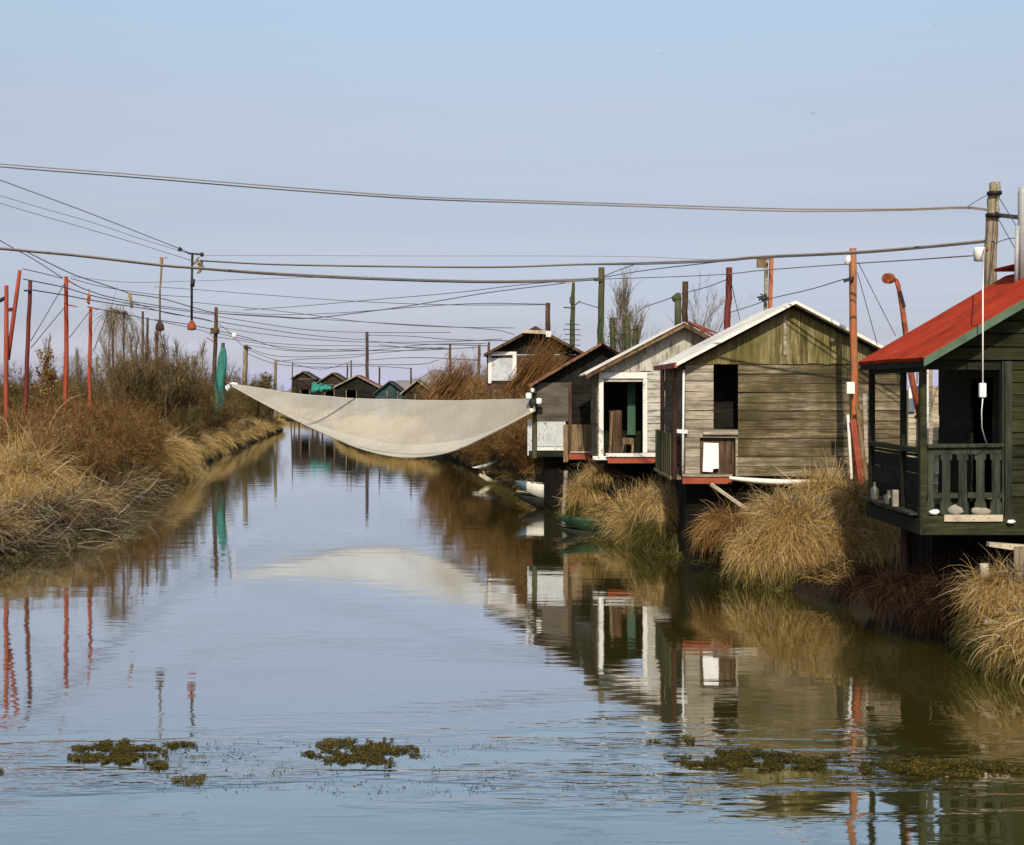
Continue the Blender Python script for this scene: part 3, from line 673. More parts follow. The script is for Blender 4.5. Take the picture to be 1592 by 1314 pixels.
# dark lining inside the open doorway, ledge and hatch
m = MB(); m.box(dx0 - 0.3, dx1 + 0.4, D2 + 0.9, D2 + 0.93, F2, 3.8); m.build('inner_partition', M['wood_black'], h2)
m = MB(); m.box(hx0 + 0.05, hx1 + 0.05, D2 - 0.09, D2 + 0.10, hz1 + 0.0, hz1 + 0.05); m.build('door_ledge', M['wood_pale'], h2, bevel=0.008)
m = MB(); vboards(m, (hx0 + 0.02, D2 + 0.10, 0), (1, 0, 0), hx1 - hx0 - 0.02, F2 + 0.02, lambda u: hz1 - 0.01, 0.14, 0.02); m.build('hatch_panel', M['wood_brown'], h2)
m = MB(); a, b = PX(1092, D2), PX(1117, D2); m.plate((0, D2 - 0.015, 0), (1, 0, 0), (0, 0, 1), [(a, PZ(733, D2)), (a + 0.19, PZ(734, D2)), (a + 0.2, PZ(729, D2)), (b, PZ(728, D2)), (b - 0.005, PZ(689, D2)), (a + 0.02, PZ(688, D2))], 0.02); m.build('white_panel', M['white_clean'], h2)
for x, y in ((3.07, D2 - 0.1), (3.04, 26.0)):
    m = MB(); m.box(x - 0.04, x + 0.04, y - 0.04, y + 0.04, 1.6, AZE - 0.05); m.build('porch_post', M['wood_dark_post'], h2, bevel=0.006)
m = MB(); vboards(m, (3.06, 27.2, 0), (0, -1, 0), 2.5, 1.62, lambda u: 2.45, 0.13, 0.022, 0.01); m.build('side_rail', M['wood_green_post'], h2)
m = MB(); m.box(3.0, wl, D2, 27.3, 1.58, 1.63); m.build('porch_deck', M['wood_grey'], h2)
# white downpipe and bracket by the corner
m = MB(); x = PX(1063, D2 - 0.1); m.tube([(x, D2 - 0.1, 3.66), (x - 0.01, D2 - 0.1, 2.6), (x - 0.02, D2 - 0.1, 1.66)], 0.022, 8); m.beam((x - 0.14, D2 - 0.1, PZ(670, D2)), (x + 0.07, D2 - 0.1, PZ(671, D2)), 0.04, 0.07); m.build('drain_pipe', M['white_paint'], h2)
m = MB(); m.box(3.22, PX(1137, D2), D2 - 0.10, D2 - 0.03, PZ(752, D2), PZ(741, D2)); m.build('floor_beam', M['red_beam'], h2, bevel=0.006)
m = MB(); m.box(3.22, PX(1137, D2), D2 - 0.13, D2 - 0.02, PZ(740.5, D2), PZ(737, D2)); m.build('sill', M['wood_pale'], h2)
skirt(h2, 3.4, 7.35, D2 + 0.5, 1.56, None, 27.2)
stilts(h2, [(3.6, D2 + 0.9, 1.55), (3.6, 27, 1.55), (5.2, D2 + 0.9, 1.55), (5.2, 27, 1.55), (7.3, D2 + 0.2, 1.55), (7.3, 27, 1.55)])
# white slab in front of the wall
m = MB(); pts = []; N = 16
for i in range(N + 1):
    t = i / N; x = PX(1134 + 150 * t, D2 - 0.35); zc = PZ(743 + 5 * math.sin(t * 2.2), D2 - 0.35)
    w = 0.40 * (0.35 + 0.65 * math.sin(math.pi * min(1, 0.12 + 0.8 * t))); th = 0.045 + 0.055 * math.sin(math.pi * t)
    pts += [(x, D2 - 0.35 - w / 2, zc), (x, D2 - 0.35, zc - th), (x, D2 - 0.35 + w / 2, zc), (x, D2 - 0.35, zc + 0.03)]
fs = [(i * 4 + k, i * 4 + (k + 1) % 4, i * 4 + 4 + (k + 1) % 4, i * 4 + 4 + k) for i in range(N) for k in range(4)] + [(3, 2, 1, 0), tuple(N * 4 + k for k in range(4))]
m.poly(pts, fs, None, True); tag(m.build('white_board', M['boat_white'], None, (5.2, D2 - 0.35, 1.4)), 'long curved white board lying at the foot of the grey board wall', 'board')
m = MB(); m.beam(W(1106, 753, D2 - 0.2), W(1168, 797, D2 - 0.9), 0.05, 0.05); tag(m.build('prop_stick', M['driftwood'], None, W(1168, 797, D2 - 0.9)), 'bare stick propped slanting under the red floor beam of the grey hut', 'stick')

# pale board fence seen through the porch of the green hut
fd = 22.7
fe = empty('board_fence', (PX(1440, fd), fd, 0.8), 'pale sunlit board fence with a white panel seen through the green porch', 'fence')
m = MB(); hboards(m, (PX(1411, fd), fd, 0), (1, 0, 0), PX(1500, fd) - PX(1411, fd), 0.7, PZ(598, fd), 0.19, split=False); m.build('boards', M['wood_cream'], fe)
m = MB(); m.box(PX(1411, fd), PX(1421, fd), fd - .07, fd - .04, PZ(640, fd), PZ(603, fd)); m.build('white_panel', M['white_clean'], fe)
m = MB(); m.box(PX(1437, fd), PX(1447, fd), fd - .10, fd - .04, 0.5, PZ(562, fd)); m.build('fence_post', M['wood_pale'], fe)
m = MB(); m.box(PX(1490, fd), PX(1497, fd), fd - .10, fd - .04, 0.5, PZ(566, fd)); m.build('fence_post', M['wood_pale'], fe)

# ---- hut 3: flaking white with a wide framed opening
D3, E3 = 30.8, 33.2
h3 = empty('fishing_hut', (4.1, D3, 0.8), 'flaking white hut with wide white framed opening and green chimney pipe', 'hut')
BX0, BXR, BX1, BZE, BZR = 1.74, 4.07, 6.4, 3.66, 4.88
Y0, Y1 = D3 - 0.42, E3 + 0.3
gable_roof(h3, BX0, BXR, BX1, BZE, BZR, Y0, Y1, 'white_roof', 0.04, 4)
verge(h3, BX0 + 0.02, BXR, BX1 - 0.02, BZE, BZR, Y0 + 0.02, 'wood_brown', 0.11, 0.03)
m = MB(); m.beam((BX0 + 0.35, Y0 - 0.012, BZE + 0.09), (BXR, Y0 - 0.012, BZR - 0.09), 0.02, 0.05, up=(0, 0, 1)); m.build('verge_strip', M['wood_tan'], h3)
F3 = 1.62
zt3 = roof_z(BX0, BXR, BX1, BZE, BZR, 0.06)
wl, wr = 2.06, 6.2
ox0, ox1, oz0, oz1 = PX(938, D3), PX(999, D3), PZ(704, D3), PZ(589, D3)
m = MB(); hboards(m, (wl, D3, 0), (1, 0, 0), wr - wl, F3, PZ(578, D3), 0.17, holes=[(ox0 - wl, ox1 - wl, F3, oz1)]); m.build('wall', M['wood_white_h'], h3)
zg = PZ(577, D3)
m = MB(); vboards(m, (BX0 + 0.25, D3 - 0.028, 0), (1, 0, 0), BX1 - BX0 - 0.5, zg, lambda u: zt3(BX0 + 0.25 + u), 0.22, 0.022, 0.02); m.build('gable_wall', M['wood_white_v'], h3)
for nm, O, u, L in (('side_wall', (wl, E3, 0), (0, -1, 0), E3 - D3 - 0.03), ('side_wall', (wr, D3 + 0.03, 0), (0, 1, 0), E3 - D3 - 0.03), ('rear_wall', (wr, E3, 0), (-1, 0, 0), wr - wl)):
    m = MB(); hboards(m, O, u, L, F3, 3.72, 0.18, g=-0.006); m.build(nm, M['wood_grey'], h3)
m = MB(); m.box(wl + 0.03, wr - 0.03, D3 + 0.05, E3 - 0.03, F3 - 0.06, F3); m.build('floor', M['wood_black'], h3)
fr = empty('door_frame', (0, 0, 0), None, None); fr.parent = h3
xa, xb, xc, xd = PX(929, D3), ox0, ox1, PX(1006, D3)
m = MB(); m.box(xa + 0.03, xb, D3 - 0.075, D3 - 0.035, PZ(710, D3), oz1); m.build('frame_side', M['white_paint'], fr, bevel=0.006)
m = MB(); m.box(xc, xd, D3 - 0.075, D3 - 0.035, PZ(704, D3), oz1); m.build('frame_side', M['white_paint'], fr, bevel=0.006)
m = MB(); m.box(xa + 0.03, xd, D3 - 0.075, D3 - 0.035, oz1 + 0.003, PZ(579, D3)); m.build('frame_head', M['white_paint'], fr, bevel=0.006)
m = MB(); m.box(PX(941, D3), PX(1018, D3), D3 - 0.22, D3 - 0.03, PZ(710, D3), PZ(704.5, D3)); m.build('door_sill', M['white_paint'], h3, bevel=0.008)
m = MB(); m.box(PX(944, D3), PX(1018, D3), D3 - 0.17, D3 - 0.10, PZ(720, D3), PZ(710.5, D3)); m.build('floor_beam', M['red_beam'], h3, bevel=0.006)
m = MB(); m.box(PX(921, D3), PX(944, D3) - 0.01, D3 - 0.14, D3 - 0.08, PZ(715, D3), PZ(709, D3)); m.build('floor_beam', M['white_paint'], h3, bevel=0.006)
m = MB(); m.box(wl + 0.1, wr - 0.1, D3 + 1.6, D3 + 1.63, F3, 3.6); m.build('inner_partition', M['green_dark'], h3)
m = MB(); pts = []; x0, x1 = PX(975, D3 + 0.8), PX(988, D3 + 0.8)
for i in range(17):
    x = x0 + (x1 - x0) * i / 16; y = D3 + 0.75 + 0.03 * math.sin(i * 1.7); pts += [(x, y, PZ(678, D3)), (x, y, 3.45)]
m.poly(pts, [(i * 2, i * 2 + 2, i * 2 + 3, i * 2 + 1) for i in range(16)], None, True); m.build('curtain', M['curtain'], h3)
m = MB(); x = PX(948, D3 + 0.2); m.beam((x, D3 + 0.25, F3), (x + 0.06, D3 + 0.3, 2.75), 0.06, 0.05); tag(m.build('leaning_batten', M['wood_tan'], None, (x, D3 + 0.25, F3)), 'pale batten standing just inside the white framed opening', 'batten')
m = MB(); x = PX(959, D3 + 0.5); m.beam((x, D3 + 0.6, F3), (x - 0.02, D3 + 0.7, 2.78), 0.30, 0.04, up=(0, 1, 0)); tag(m.build('leaning_board', M['wood_brown'], None, (x, D3 + 0.6, F3)), 'wide dark brown board leaning inside the white framed hut', 'board')
st = empty('stool', (PX(974, D3 + 0.3), D3 + 0.35, F3), 'small pale wooden stool in the white framed opening', 'stool')
x, y = st.location.x, st.location.y
m = MB(); m.box(x - 0.10, x + 0.18, y - 0.12, y + 0.12, F3 + 0.33, F3 + 0.50); m.build('seat', M['wood_tan'], st, bevel=0.02)
for sx, sy in ((-0.08, -0.1), (0.16, -0.1), (-0.08, 0.1), (0.16, 0.1)):
    m = MB(); m.beam((x + sx * 1.2 - 0.05, y + sy, F3), (x + sx * 0.9, y + sy, F3 + 0.34), 0.05, 0.04); m.build('leg', M['wood_tan'], st)
ch = MB(); x = PX(1054, 32.5); ch.tube([(x, 32.5, 4.7), (x, 32.5, PZ(465, 32.5))], 0.085, 12); ch.tube([(x - 0.14, 32.5, PZ(466, 32.5)), (x, 32.5, PZ(462, 32.5)), (x + 0.07, 32.5, PZ(461, 32.5))], [0.07, 0.12, 0.10], 10)
ch.build('chimney', M['wood_green_post'], h3)
m = MB()
for k in range(5): m.beam((BXR + R.uniform(0.0, .2), Y0 + R.uniform(0, .3), BZR + 0.0), (BXR + R.uniform(.35, .8), Y0 + R.uniform(0, .3), BZR - R.uniform(.2, .36)), 0.16, 0.04)
m.build('loose_roof_tiles', M['brown_roof'], h3)
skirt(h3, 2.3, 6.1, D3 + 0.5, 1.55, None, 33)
stilts(h3, [(2.5, D3 + 0.9, 1.55), (2.5, 33, 1.55), (4.2, D3 + 0.9, 1.55), (6.1, D3 + 0.2, 1.55), (6.1, 33, 1.55)])

# ---- hut 4: black, with patched panels; the net hangs from its corner
D4, E4 = 34.6, 37.6
h4 = empty('fishing_hut', (2.3, D4, 0.8), 'black tarred hut patched with grey and white sheets where the net is tied', 'hut')
CX0, CXR, CX1 = PX(822, D4 - .4), PX(936, D4 - .4), PX(936, D4 - .4) * 2 - PX(822, D4 - .4)
CZE, CZR = PZ(599, D4 - .4), PZ(533, D4 - .4)
Y0, Y1 = D4 - 0.4, E4 + 0.2
gable_roof(h4, CX0, CXR, CX1, CZE, CZR, Y0, Y1, 'brown_roof', 0.05, 4)
verge(h4, CX0 + 0.02, CXR, CX1 - 0.02, CZE, CZR, Y0 + 0.02, 'wood_tan', 0.05, 0.02)
F4 = 1.55
wl, wr = PX(833, D4), CX1 - 0.15
zt4 = roof_z(CX0, CXR, CX1, CZE, CZR, 0.05)
m = MB(); hboards(m, (wl, D4, 0), (1, 0, 0), wr - wl, F4, CZE - 0.0, 0.18); m.build('wall', M['wood_black'], h4)
m = MB(); vboards(m, (CX0 + 0.15, D4 - 0.02, 0), (1, 0, 0), CX1 - CX0 - 0.3, CZE, lambda u: zt4(CX0 + 0.15 + u), 0.18, 0.022); m.build('gable_wall', M['wood_black_v'], h4)
for nm, O, u, L in (('side_wall', (wl, E4, 0), (0, -1, 0), E4 - D4 - 0.03), ('side_wall', (wr, D4 + 0.03, 0), (0, 1, 0), E4 - D4 - 0.03), ('rear_wall', (wr, E4, 0), (-1, 0, 0), wr - wl)):
    m = MB(); hboards(m, O, u, L, F4, CZE + 0.02, 0.18, g=-0.006); m.build(nm, M['wood_black'], h4)
m = MB(); m.box(wl, wr, D4, E4, F4 - 0.07, F4 - 0.01); m.build('floor', M['wood_black'], h4)
m = MB(); m.box(PX(835, D4), PX(884, D4), D4 - 0.09, D4 - 0.05, PZ(655, D4), PZ(595, D4)); m.build('grey_sheet', M['grey_board'], h4)
m = MB(); m.box(PX(835, D4), PX(879, D4), D4 - 0.10, D4 - 0.06, PZ(694, D4), PZ(655.5, D4)); m.build('white_sheet', M['white_blue'], h4)
m = MB(); m.box(PX(835, D4), PX(879, D4), D4 - 0.14, D4 - 0.05, PZ(700, D4), PZ(695, D4)); m.build('sill', M['white_paint'], h4)
m = MB(); m.box(PX(822, D4), PX(880, D4), D4 - 0.12, D4 - 0.06, PZ(710, D4), PZ(700.5, D4)); m.build('floor_beam', M['green_dark'], h4)
m = MB(); m.box(PX(883.5, D4), PX(888, D4), D4 - 0.15, D4 - 0.08, PZ(702, D4), PZ(594, D4)); m.build('door_post', M['wood_brown'], h4)
m = MB(); m.box(PX(875.5, D4), PX(883, D4), D4 - 0.17, D4 - 0.11, PZ(718, D4), PZ(660, D4)); m.build('door_post', M['wood_tan'], h4)
m = MB(); vboards(m, (PX(888.5, D4), D4 - 0.05, 0), (1, 0, 0), PX(924, D4) - PX(888.5, D4), PZ(701, D4), lambda u: PZ(660, D4), 0.28, 0.03); m.build('lower_panel', M['wood_tan'], h4)
m = MB(); m.box(PX(886, D4), PX(925, D4), D4 - 0.16, D4 - 0.04, PZ(704, D4), PZ(701.5, D4)); m.build('sill', M['driftwood'], h4)
m = MB(); m.box(PX(884, D4), PX(918, D4), D4 - 0.12, D4 - 0.06, PZ(714, D4), PZ(704.5, D4)); m.build('floor_beam', M['red_beam'], h4)
m = MB(); m.box(PX(820, D4), PX(827, D4), D4 - 0.09, D4 - 0.03, PZ(708, D4), PZ(652, D4)); m.build('corner_board', M['white_blue'], h4)
m = MB(); m.box(PX(828, D4), PX(834, D4), D4 - 0.13, D4 - 0.05, PZ(712, D4), PZ(600, D4)); m.build('corner_post', M['wood_green_post'], h4)
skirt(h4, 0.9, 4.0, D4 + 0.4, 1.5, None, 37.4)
stilts(h4, [(1.1, D4 + 0.8, 1.5), (1.1, 37.2, 1.5), (2.3, D4 + .8, 1.5), (3.9, D4 + .2, 1.5), (3.9, 37.4, 1.5)])
# winch on the corner
wn = empty('winch', tuple(W(829, 625, D4 - 0.3)), 'black iron net winch with white insulators on the corner of the black hut', 'winch')
dd = D4 - 0.3
m = MB(); m.tube([W(829, 618, dd), W(829, 626, dd), W(830, 636, dd)], [0.06, 0.14, 0.07], 10); m.beam(W(829, 612, dd), W(833, 612, D4 - 0.05), 0.06, 0.05); m.beam(W(829, 641, dd), W(833, 641, D4 - 0.05), 0.1, 0.06); m.build('drum', M['black_iron'], wn)
for px, py, r in ((828, 607, 0.055), (822, 616, 0.09), (838, 624, 0.085), (826, 638, 0.05)):
    m = MB(); p = W(px, py, dd - 0.12); m.lathe((p.x, p.y, p.z - r), [(r * .6, 0), (r, r * .4), (r * .9, r), (r, r * 1.6), (r * .5, 2 * r), (0.001, 2 * r)], 10); m.build('insulator', M['white_clean'], wn)

# ---- hut 5: dilapidated, on the mound, half lost in brush
D5 = 46.0
h5 = empty('fishing_hut', (PX(815, D5), D5, 2.0), 'dilapidated dark hut with a white shuttered window, half buried in brown brush', 'hut')
x0, xr5, x1 = PX(752, D5), PX(832, D5), PX(912, D5)
z0, zr5 = PZ(551, D5), PZ(508, D5)
gable_roof(h5, x0, xr5, x1, z0, zr5, D5 - 0.5, D5 + 2.8, 'dark_roof', 0.07, 4)
verge(h5, x0, xr5, x1, z0, zr5, D5 - 0.48, 'wood_brown', 0.10, 0.03)
m = MB(); hboards(m, (x0 + .15, D5, 0), (1, 0, 0), x1 - x0 - .3, 1.9, z0 - 0.02, 0.2); m.build('wall', M['wood_brown'], h5)
zt5 = roof_z(x0, xr5, x1, z0, zr5, 0.06)
m = MB(); vboards(m, (x0 + .15, D5 - 0.02, 0), (1, 0, 0), x1 - x0 - .3, z0, lambda u: zt5(x0 + .15 + u), 0.2, 0.025); m.build('gable_wall', M['wood_black_v'], h5)
for O, u, L in (((x0 + .15, D5 + 2.6, 0), (0, -1, 0), 2.57), ((x1 - .15, D5 + .03, 0), (0, 1, 0), 2.57)):
    m = MB(); hboards(m, O, u, L, 1.9, z0 + .03, 0.2, g=-0.006); m.build('side_wall', M['wood_brown'], h5)
m = MB(); hboards(m, (x1 - .15, D5 + 2.6, 0), (-1, 0, 0), x1 - x0 - .3, 1.9, z0, 0.2, g=-0.006); m.build('rear_wall', M['wood_brown'], h5)
wn5 = MB(); wn5.box(PX(764, D5), PX(797, D5), D5 - 0.09, D5 - 0.05, PZ(592, D5), PZ(557, D5)); wobj = wn5.build('window', M['white_blue'], h5)
m = MB()
for a, b, c_, d_ in ((759, 764, 596, 552), (797, 803, 596, 552)): m.box(PX(a, D5), PX(b, D5), D5 - 0.12, D5 - 0.05, PZ(c_, D5), PZ(d_, D5))
m.box(PX(759, D5), PX(803, D5), D5 - 0.13, D5 - 0.05, PZ(551.5, D5), PZ(547, D5)); m.build('window_frame', M['white_paint'], wobj)
m = MB(); m.beam(W(812, 515, D5 - .6), W(850, 517, D5 - .6), 0.05, 0.12); m.build('loose_batten', M['driftwood'], h5)
m = MB(); p = W(852, 519, D5 + 1.0); m.tube([p, W(851.5, 490, D5 + 1), W(852, 471, D5 + 1)], [0.10, 0.09, 0.09], 10); m.build('chimney', M['wood_brown'], h5)
m = MB(); m.box(PX(848, D5), PX(856, D5), D5 - .7, D5 - .3, PZ(525, D5), PZ(516, D5)); m.build('chimney_flashing', M['white_paint'], h5)
# small dark roof behind it with a white sheet
d6 = 53.0
h6 = empty('shed', (PX(872, d6), d6, 1.6), 'small black shed with a white sheet on its roof, behind the dilapidated hut', 'shed')
gable_roof(h6, PX(830, d6), PX(868, d6), PX(902, d6), PZ(568, d6), PZ(528, d6), d6 - .4, d6 + 2.4, 'dark_roof', 0.06, 3)
zt6 = roof_z(PX(830, d6), PX(868, d6), PX(902, d6), PZ(568, d6), PZ(528, d6), 0.06)
m = MB(); vboards(m, (PX(836, d6), d6, 0), (1, 0, 0), PX(896, d6) - PX(836, d6), 1.3, lambda u: zt6(PX(836, d6) + u), 0.2, 0.025); m.build('wall', M['wood_black_v'], h6)
for X in (PX(838, d6), PX(895, d6)):
    m = MB(); hboards(m, (X, d6 + .05, 0), (0, 1, 0), 2.1, 1.3, PZ(568, d6), 0.2); m.build('side_wall', M['wood_black'], h6)
m = MB(); m.plate((0, d6 - .45, 0), (1, 0, 0), (0, 0, 1), [(PX(858, d6), PZ(557, d6)), (PX(880, d6), PZ(548, d6)), (PX(872, d6), PZ(536, d6)), (PX(866, d6), PZ(542, d6))], 0.03); m.build('white_sheet', M['white_clean'], h6)

# ---- far huts beyond the net
def far_hut(pxl, pxr, pyr, pye, d, wallm, roofm, label, trim='wood_tan', dep=3.2, asym=0.5, low=630):
    xl_, xr2 = PX(pxl, d), PX(pxr, d); xm = xl_ + (xr2 - xl_) * asym
    ze, zr_ = PZ(pye, d), PZ(pyr, d)
    h = empty('fishing_hut', (xm, d, 0.5), label, 'hut', 'fishing huts along the canal')
    gable_roof(h, xl_, xm, xr2, ze, zr_, d - .35, d + dep + .3, roofm, 0.07, 4)
    verge(h, xl_, xm, xr2, ze, zr_, d - .34, trim, 0.10, 0.03)
    z = roof_z(xl_, xm, xr2, ze, zr_, 0.06)
    ins = 0.2
    m = MB(); vboards(m, (xl_ + ins, d - .03, 0), (1, 0, 0), xr2 - xl_ - 2 * ins, ze, lambda u: z(xl_ + ins + u), 0.2, 0.02); m.build('gable_wall', M[wallm], h)
    m = MB(); hboards(m, (xl_ + ins, d, 0), (1, 0, 0), xr2 - xl_ - 2 * ins, 1.4, ze - .01, 0.2, holes=[(0.9, 1.7, 1.5, min(3.2, ze - .3))], split=False); m.build('wall', M[wallm], h)
    for O, u in (((xl_ + ins, d + dep, 0), (0, -1, 0)), ((xr2 - ins, d + .03, 0), (0, 1, 0))):
        m = MB(); hboards(m, O, u, dep - .03, 1.4, ze, 0.25, split=False, g=-0.006); m.build('side_wall', M[wallm], h)
    m = MB(); m.box(xl_ + ins + .03, xr2 - ins - .03, d + dep - .05, d + dep, 1.4, ze); m.build('rear_wall', M['wood_black'], h)
    m = MB(); m.box(xl_ + ins + .85, xl_ + ins + .9, d - .05, d - .005, 1.5, 3.2); m.box(xl_ + ins + 1.7, xl_ + ins + 1.75, d - .05, d - .005, 1.5, 3.2); m.build('door_frame', M['wood_post'], h)
    stilts(h, [(xl_ + .4, d + .2, 1.5), (xr2 - .4, d + .2, 1.5), (xl_ + .4, d + dep - .2, 1.5), (xr2 - .4, d + dep - .2, 1.5)])
    return h
far_hut(451, 492, 577, 589, 128, 'wood_far', 'dark_roof', 'dark gabled hut far down the canal, farthest left of the distant row')
far_hut(487, 548, 579, 598, 118, 'wood_far', 'dark_roof', 'brown hut with wide dark roof behind the bright teal tarpaulin')
far_hut(518, 592, 583, 602, 106, 'wood_black', 'brown_roof', 'far black hut with rusty red roof and pale verge above the net', 'wood_pale')
far_hut(580, 632, 592, 612, 100, 'teal_dark', 'dark_roof', 'far dark teal hut with black roof above the middle of the net', 'teal_dark')
far_hut(622, 676, 590, 612, 92, 'wood_far', 'grey_roof', 'far brown hut with grey roof next to the russet brush slope', 'wood_pale')
m = MB(); vs = []; d = 112; N = 14
for i in range(N + 1):
    t = i / N; x = PX(489 + 30 * t, d); zb = PZ(600 + 6 * t, d); 
    for j in range(6):
        a = j / 5; vs.append((x, d - 1.0 - 0.9 * math.sin(a * 2.6) + 0.12 * math.sin(i * 1.9 + j), zb + 0.30 - a * (1.1 - 0.8 * t) + 0.1 * math.sin(i * 1.3 + j * 2)))
m.poly(vs, [(i * 6 + j, i * 6 + 6 + j, i * 6 + 7 + j, i * 6 + 1 + j) for i in range(N) for j in range(5)], None, True)
M['tarp'] = mat_paint('teal tarpaulin', (0.03, 0.22, 0.18), (0.20, 0.28, 0.25), 0.2, 1.5, 0.6, 0.2)
o = m.build('tarpaulin', M['tarp'], None, (PX(505, d), d - 1, PZ(606, d))); tag(o, 'bright teal tarpaulin draped before the distant brown hut', 'tarpaulin')
sm = o.modifiers.new('thickness', 'SOLIDIFY'); sm.thickness = 0.03

#@@NET
def catmull(pts, n=8):
    P = [Vector(p) for p in pts]; P = [P[0] * 2 - P[1]] + P + [P[-1] * 2 - P[-2]]; out = []
    for i in range(1, len(P) - 2):
        for k in range(n):
            t = k / n; a, b, c, d = P[i - 1], P[i], P[i + 1], P[i + 2]
            out.append(0.5 * ((2 * b) + (c - a) * t + (2 * a - 5 * b + 4 * c - d) * t * t + (3 * b - a - 3 * c + d) * t ** 3))
    out.append(P[-2]); return out
def dline(px, xa, da, xb, db): t = (px - xa) / (xb - xa); return 1 / ((1 - t) / da + t / db)
NDL, NDR, NXL, NXR = 46.0, 34.2, 360, 830
nt = empty('fishing_net', tuple(W(600, 700, 38)), 'large pale square lift net slung like a hammock across the canal', 'net')
top = catmull([(360, 597, 0), (420, 606, 0), (480, 614.5, 0), (560, 619.5, 0), (630, 622, 0), (730, 622.5, 0), (800, 621, 0), (829, 619, 0)], 8)
bot = catmull([(360, 600, 0), (430, 638, 0), (500, 672, 0), (560, 697, 0), (630, 711, 0), (700, 702, 0), (760, 675, 0), (832, 638, 0)], 8)
NU, NV = len(top), 22
vs = []
for i in range(NU):
    a, b = top[i], bot[i]; u = i / (NU - 1); wid = 0.15 + 2.6 * math.sin(math.pi * u) ** 0.8
    for j in range(NV + 1):
        s = j / NV
        # across the net: from the taut far edge down the sagging cloth to the belly, then up to the near lip
        y_off = wid * (0.62 - 1.15 * s)
        zz = math.sin(s * math.pi / 2) ** 1.15
        px = a.x * (1 - s) + b.x * s; d = dline(px, NXL, NDL, NXR, NDR) + y_off
        py = a.y + (b.y - a.y) * zz
        wr_ = (0.02 * math.sin(u * 26 + s * 5) + 0.006 * math.sin(u * 61 + 7 * s)) * math.sin(math.pi * u) * (1 - s * .7)
        p = W(px, py, d); p.z += wr_ * 0.6; p.y += wr_ * 2; vs.append(p)
m = MB(); w_ = NV + 1
m.poly(vs, [(i * w_ + j, i * w_ + 1 + j, (i + 1) * w_ + 1 + j, (i + 1) * w_ + j) for i in range(NU - 1) for j in range(NV)], 0.5, True)
m.build('net_cloth', M['net'], nt)
# extra net layers added along the near lip to brighten its rim 
m = MB(); H0 = int(NV * .62); hw = NV - H0 + 1
for lay in (1, 2):
    hv = [vs[i * w_ + j] + Vector((0, -.025 * lay, -.012 * lay)) for i in range(NU) for j in range(H0 + (lay - 1) * 3, NV + 1)]; hw = NV + 1 - H0 - (lay - 1) * 3
    m.poly(hv, [(i * hw + j, i * hw + 1 + j, (i + 1) * hw + 1 + j, (i + 1) * hw + j) for i in range(NU - 1) for j in range(hw - 1)], 0.5, True)
m.build('bright_rim_layers', M['net'], nt)

m = MB(); m.tube([vs[i * w_] for i in range(NU)], 0.012, 6); m.build('edge_rope', M['net_rope'], nt)
m = MB(); m.tube([vs[i * w_ + NV] for i in range(NU)], 0.012, 6); m.build('edge_rope', M['net_rope'], nt)
m = MB(); m.tube([vs[0], W(352, 594, 60), W(347, 588, 71)], 0.02, 6); m.build('corner_rope', M['brown_rope'], nt)
m = MB(); m.tube([vs[(NU - 1) * w_], W(830, 627, D4 - 0.35)], 0.02, 6); m.tube([vs[NU * w_ - 1], W(830, 630, D4 - 0.35)], 0.02, 6); m.build('corner_rope', M['brown_rope'], nt)
for px, py, d, r, sq in ((354, 603, 64, 0.14, (.9, .9, 1.2)), (363, 597, 47, 0.085, (1.8, .8, .6))):
    p = W(px, py, d); lump('net_float', p, r, 'white_clean', 'white float at the left corner of the net beside the teal pole' if px == 354 else 'flat white float tied to the tip of the pale net', 'float', sq, px)

#@@POLES
def pole(name, pts, r0, r1, mat, label, cat='pole', group=None, extra=None, n=10):
    """pts: list of (px, py, d); the foot goes on down to the ground"""
    P = [W(*p) for p in pts]
    d = (P[-1] - P[-2]).normalized() if len(P) > 1 else Vector((0, 0, -1))
    g = float(hgt(P[-1].x, P[-1].y))
    if P[-1].z > g - 0.2:
        k = (P[-1].z - (g - 0.3)) / max(-d.z, 0.2); P.append(P[-1] + d * k)
    base = P[-1].copy(); base.z = max(g, base.z)
    m = MB(); N = len(P)
    Q = [P[0]]
    for a, b in zip(P, P[1:]):
        for k in range(1, 5):
            q = a.lerp(b, k / 4); q = q + Vector((R.uniform(-.012, .012), R.uniform(-.012, .012), 0)) * (r0 / .06); Q.append(q)
    rr = [r0 + (r1 - r0) * i / (len(Q) - 1) for i in range(len(Q))]
    if extra is None:
        m.tube(Q, rr, n); return tag(m.build(name, M[mat], None, base), label, cat, group)
    e = empty(name, base, label, cat, group); m.tube(Q, rr, n); m.build('shaft', M[mat], e)
    extra(e); return e
def fit(e, nm, mat, f): m = MB(); f(m); m.build(nm, M[mat], e)

